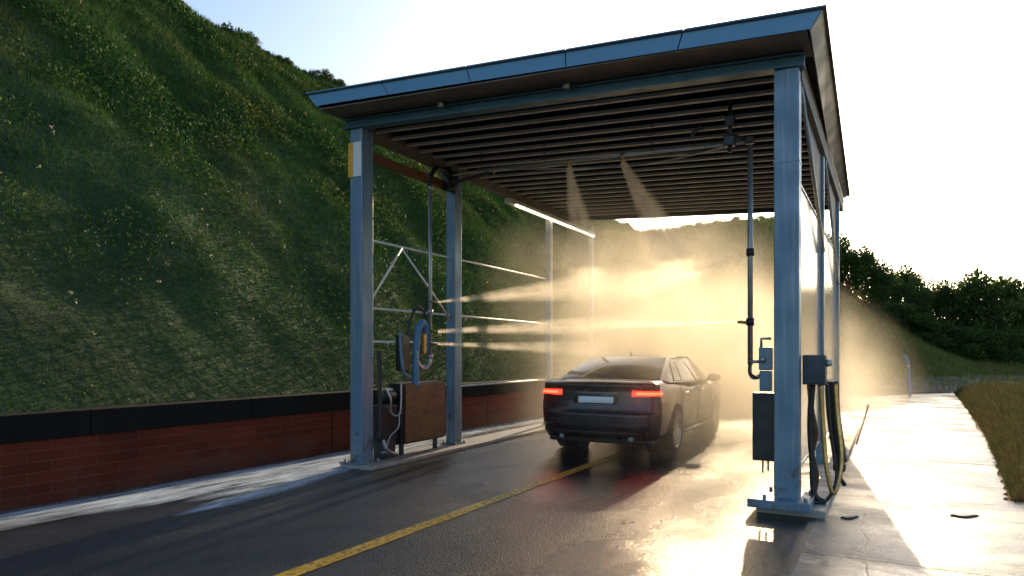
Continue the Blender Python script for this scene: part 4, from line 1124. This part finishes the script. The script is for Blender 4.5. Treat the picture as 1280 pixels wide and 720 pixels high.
MIST_LO, MIST_HI = Vector((-6.9, 7.6, 0.02)), Vector((2.2, 25.0, 5.8))
def mist_build(nt, pv):
    g = N(nt, 'ShaderNodeNewGeometry')
    sp = N(nt, 'ShaderNodeSeparateXYZ'); nt.links.new(g.outputs['Position'], sp.inputs[0])
    x, y, z = sp.outputs
    nz = N(nt, 'ShaderNodeTexNoise'); nz.inputs['Scale'].default_value = 0.95; nz.inputs['Detail'].default_value = 5; nz.inputs['Roughness'].default_value = 0.6
    nt.links.new(g.outputs['Position'], nz.inputs['Vector'])
    # core of the cloud round the front of the car
    def blob(cx, cy_, cz, rx, ry, rz):
        a = math_(nt, 'DIVIDE', math_(nt, 'SUBTRACT', x, cx), rx); b = math_(nt, 'DIVIDE', math_(nt, 'SUBTRACT', y, cy_), ry); c = math_(nt, 'DIVIDE', math_(nt, 'SUBTRACT', z, cz), rz)
        r2 = math_(nt, 'ADD', math_(nt, 'ADD', math_(nt, 'MULTIPLY', a, a), math_(nt, 'MULTIPLY', b, b)), math_(nt, 'MULTIPLY', c, c))
        q = math_(nt, 'MAXIMUM', math_(nt, 'SUBTRACT', 1.0, r2), 0.0)
        return math_(nt, 'MULTIPLY', q, q)
    core = blob(-2.7, 12.4, 0.5, 3.5, 4.8, 2.8)
    low = blob(-3.0, 14.0, 0.1, 3.9, 8.5, 1.9)
    tall = blob(-4.4, 13.8, 2.4, 3.6, 5.2, 3.0)
    d = math_(nt, 'ADD', math_(nt, 'ADD', math_(nt, 'MULTIPLY', core, 0.62), math_(nt, 'MULTIPLY', low, 0.06)), math_(nt, 'MULTIPLY', tall, 0.12))
    nn = N(nt, 'ShaderNodeMapRange'); nn.inputs['From Min'].default_value = 0.34; nn.inputs['From Max'].default_value = 0.66; nn.inputs['To Min'].default_value = 0.2; nn.inputs['To Max'].default_value = 1.9
    nt.links.new(nz.outputs[0], nn.inputs['Value'])
    nt.links.new(math_(nt, 'MULTIPLY', d, nn.outputs[0]), pv.inputs['Density'])
mb = MB(); mb.box(MIST_LO, MIST_HI)
tag(mb.build('mist', vol_mat('water_mist', mist_build, (1, .92, .76), 0.4, 0.6)), 'golden backlit water mist filling the wash bay around the car', 'mist', kind='stuff')

def jet(name, a, b, r0, r1, dens, label, group, fp=1.0, color=(1, .95, .86)):
    """a widening jet of droplets from nozzle a to b, thinning as it spreads"""
    a, b = Vector(a), Vector(b); L_ = (b-a).length
    mb = MB(); n = 14
    mb.tube([(0, 0, L_*i/n) for i in range(n+1)], [r0 + (r1-r0)*(i/n) for i in range(n+1)], 20)
    o = mb.build(name, None) if False else None
    def bld(nt, pv):
        tc = N(nt, 'ShaderNodeTexCoord'); sp = N(nt, 'ShaderNodeSeparateXYZ'); nt.links.new(tc.outputs['Object'], sp.inputs[0])
        x, y, z = sp.outputs
        t = math_(nt, 'DIVIDE', z, L_)
        rad = math_(nt, 'MULTIPLY_ADD', t, r1-r0, r0)
        r2 = math_(nt, 'DIVIDE', math_(nt, 'ADD', math_(nt, 'MULTIPLY', x, x), math_(nt, 'MULTIPLY', y, y)), math_(nt, 'MULTIPLY', rad, rad))
        edge_ = math_(nt, 'MAXIMUM', math_(nt, 'SUBTRACT', 1.0, r2), 0.0)
        fade = math_(nt, 'POWER', math_(nt, 'SUBTRACT', 1.0, t, clamp=True), fp)
        k = math_(nt, 'DIVIDE', dens*r1, rad)
        mp = N(nt, 'ShaderNodeMapping'); mp.inputs['Scale'].default_value = (9, 9, 2.2); nt.links.new(tc.outputs['Object'], mp.inputs[0])
        nz = N(nt, 'ShaderNodeTexNoise'); nz.inputs['Scale'].default_value = 1.0; nz.inputs['Detail'].default_value = 4; nz.inputs['Roughness'].default_value = 0.7; nt.links.new(mp.outputs[0], nz.inputs['Vector'])
        mr = N(nt, 'ShaderNodeMapRange'); mr.inputs['From Min'].default_value = 0.38; mr.inputs['From Max'].default_value = 0.62; mr.inputs['To Min'].default_value = 0.1; mr.inputs['To Max'].default_value = 1.9; nt.links.new(nz.outputs[0], mr.inputs['Value'])
        dd = math_(nt, 'MULTIPLY', math_(nt, 'MULTIPLY', edge_, fade), k)
        nt.links.new(math_(nt, 'MULTIPLY', dd, mr.outputs[0]), pv.inputs['Density'])
    m = vol_mat(name + '_drops', bld, color, 0.55, 0.25)
    o = bpy.data.objects.new(name, mb.mesh(name)); o.data.materials.append(m); COL.objects.link(o)
    o.location = a; o.rotation_euler = (b-a).to_track_quat('Z', 'Y').to_euler()
    return tag(o, label, 'water jet', group)
pn1 = pa.lerp(pb_, .40); pn2 = pa.lerp(pb_, .60)
G = 'jets of water inside the bay'
jet('water_jet', pn1-Vector((0, 0, .08)), (-3.60, 9.0, 1.9), .04, .46, 5.0, 'upright cone of spray falling from the ceiling, the left one', G, 2.1)
jet('water_jet', pn2-Vector((0, 0, .08)), (-2.30, 9.7, 2.1), .04, .50, 4.8, 'slanting cone of spray falling from the ceiling, the right one', G, 2.1)
jet('water_jet', (-5.62, 7.98, 2.2), (-2.6, 9.7, 2.55), .012, .36, 1.25, 'upper rising jet of water from the left pipe towards the car', G)
jet('water_jet', (-5.62, 7.98, 1.78), (-2.8, 10.6, 1.95), .03, .26, 1.9, 'middle jet of water from the left pipe, level with the car roof', G)
jet('water_jet', (-5.62, 7.98, 1.6), (-3.3, 10.4, 1.5), .02, .20, 2.2, 'lowest jet of water from the left pipe, just above the wall', G)
jet('water_jet', (-1.36, 7.72, 2.52), (-4.2, 10.2, 2.35), .012, .40, 0.55, 'broad upper jet of water from the right pipe towards the left', G)
jet('water_jet', (-1.43, 7.64, 1.80), (-3.9, 8.7, 1.86), .008, .10, 5.0, 'thin jet of water from the right pipe across the car roof', G)
